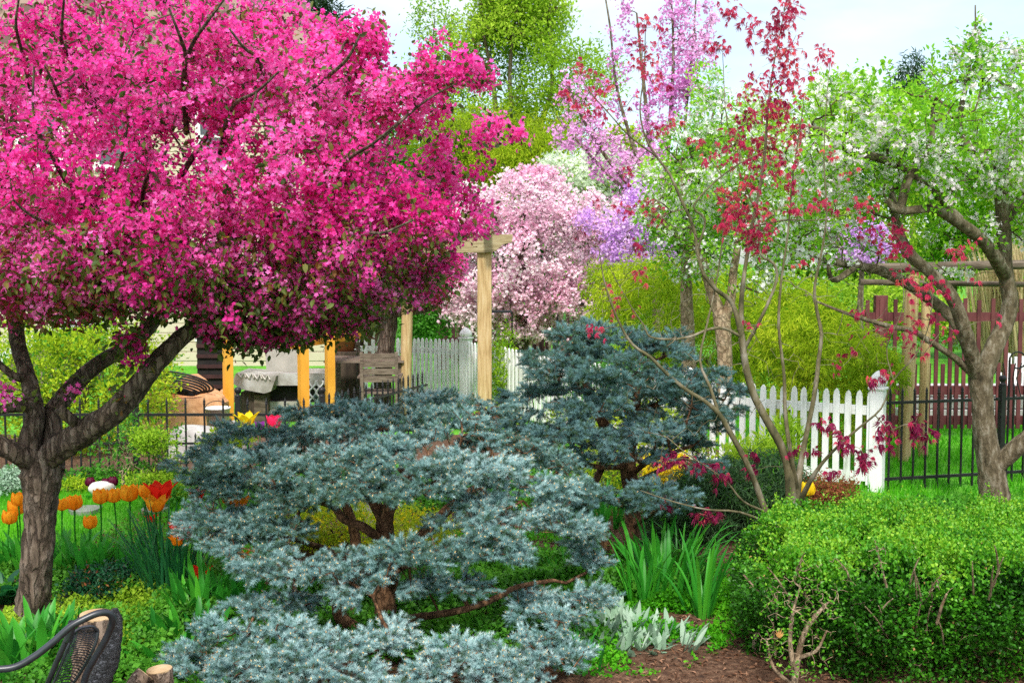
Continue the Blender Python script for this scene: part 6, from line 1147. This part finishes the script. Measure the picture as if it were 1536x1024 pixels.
TUL = [
 ('tulip_orange', .12, 7.6, [(8, 777, 1.15, 'orange tulip at the far left edge, lowest of the left trio'), (24, 764, 1.3, 'large orange tulip in the middle of the left trio'), (27, 750, 1.1, 'orange tulip at the top of the left trio'), (90, 759, 1.0, 'orange tulip peeking out just right of the crabapple trunk'), (115, 756, 1.25, 'orange tulip second to the right of the trunk, above the low one'), (131, 785, 1.05, 'lowest orange tulip, right of the trunk'), (147, 746, 1.2, 'orange tulip directly below the white rock and dark tulips'), (173, 745, 1.15, 'orange tulip midway between the white rock and the red tulip'), (199, 742, 1.35, 'large orange tulip left of its twin beside the red tulip'), (216, 739, 1.1, 'orange tulip touching the big red tulip')]),
 ('tulip_red', .5, 7.5, [(239, 740, 1.5, 'big open scarlet tulip at the right end of the orange row'), (275, 799, 1.3, 'wide open red tulip against the left side of the front spruce'), (304, 861, 1.0, 'red tulip low beside the spruce among the broad leaves'), (298, 742, .8, 'small red tulip above the left spruce pads'), (232, 779, .6, 'small red bud under the orange red tulip'), (636, 786, .5, 'tiny red bloom above the middle band of the front spruce')]),
 ('tulip_orange', .5, 7.3, [(231, 758, 1.25, 'flared orange red tulip just below the scarlet one'), (340, 747, 1.1, 'orange tulip caught between two pads of the front spruce'), (358, 838, .9, 'orange tulip at the left tip of the middle spruce band'), (358, 755, .9, 'orange tulip right of the one between the spruce pads'), (266, 812, .8, 'orange bloom just below the wide open red tulip')]),
 ('tulip_dark', -.05, 10.2, [(135, 724, 1.1, 'dark purple tulip left of the white rock'), (169, 723, 1.1, 'dark purple tulip right of the white rock'), (159, 737, 1.15, 'dark purple tulip in front of the white rock')]),
 ('tulip_yellow', .05, 8.2, [(1208, 735, 1.25, 'single yellow tulip at the back edge of the box hedge')]),
 ('tulip_yellow', .6, 10.4, [(375, 630, 1.5, 'wide open yellow tulip in front of the iron gate section')]),
 ('tulip_pink', .2, 10.4, [(413, 634, 1.5, 'hot pink tulip in front of the grill cabinet'), (409, 645, 1.0, 'small red pink tulip tucked under the hot pink one'), (457, 799, .75, 'pink bloom in the gap of the front spruce, left')]),
 ('tulip_purple', .2, 9.6, [(390, 640, .9, 'small purple tulip left of the hot pink one'), (545, 812, .9, 'purple bloom low in the gap of the front spruce')])]
for mat, op, y0, L in TUL:
    pr = None
    for i, (px, py, sc, lb) in enumerate(L):
        if pr is None: pr = tulip_proto(mat, op); o = pr; o['label'] = lb; o['group'] = 'tulips in the flower beds'
        else: o = copy_thing(pr, (0, 0, 0), 0, 1, lb)
        y_ = y0 + RG.uniform(-.2, .2) * (i > 0)
        if 785 > px > 262 and py > 700 : y_ = 6.75 if px < 400 else 8.3
        c = at(px, py, y_); z = max(.06, c[2] - .03 * sc)            # height of the bloom above the bed
        o.location = (c[0], y_, .0); o.scale = (sc * 1.3, sc * 1.3, z / .42); o.rotation_euler = (RG.normal() * .02, RG.normal() * .02, RG.random() * 6)
# keep the blooms round although the stems have different lengths
for o in bpy.data.objects:
    if o.name.startswith('bloom') and o.parent:
        s = o.parent.scale; k = s[0] / s[2]; o.scale = (1, 1, k); o.location = (0, 0, .42 * (1 - k))
# drip hose on the mulch and a fallen twig
m = MB(); Q = smooth([(*at(a, b, gY(b)) * [1, 1, 0] + [0, 0, .03], 0) if False else (at(a, b, gY(b))[0], gY(b), .035, 0) for a, b in [(1084, 930), (1086, 955), (1080, 975), (1050, 988), (1015, 995), (985, 1005), (965, 1012)]], 6)
m.tube(Q[:, :3], .007, 6); tag(m.build('drip_hose', M['black_metal'], None, True), 'thin dark drip hose lying on the mulch beside the hedge', 'hose')
m = MB(); a, b = at(1080, 992, 5.9), at(1050, 1018, 5.9); m.tube([(1.08, 6.0, .03), (1.02, 5.9, .05), (.98, 5.78, .03), (.93, 5.68, .04)], .008, 6); tag(m.build('fallen_twig', M['bark_tan'], None, True), 'short grey fallen twig on the mulch below the drip hose', 'twig')
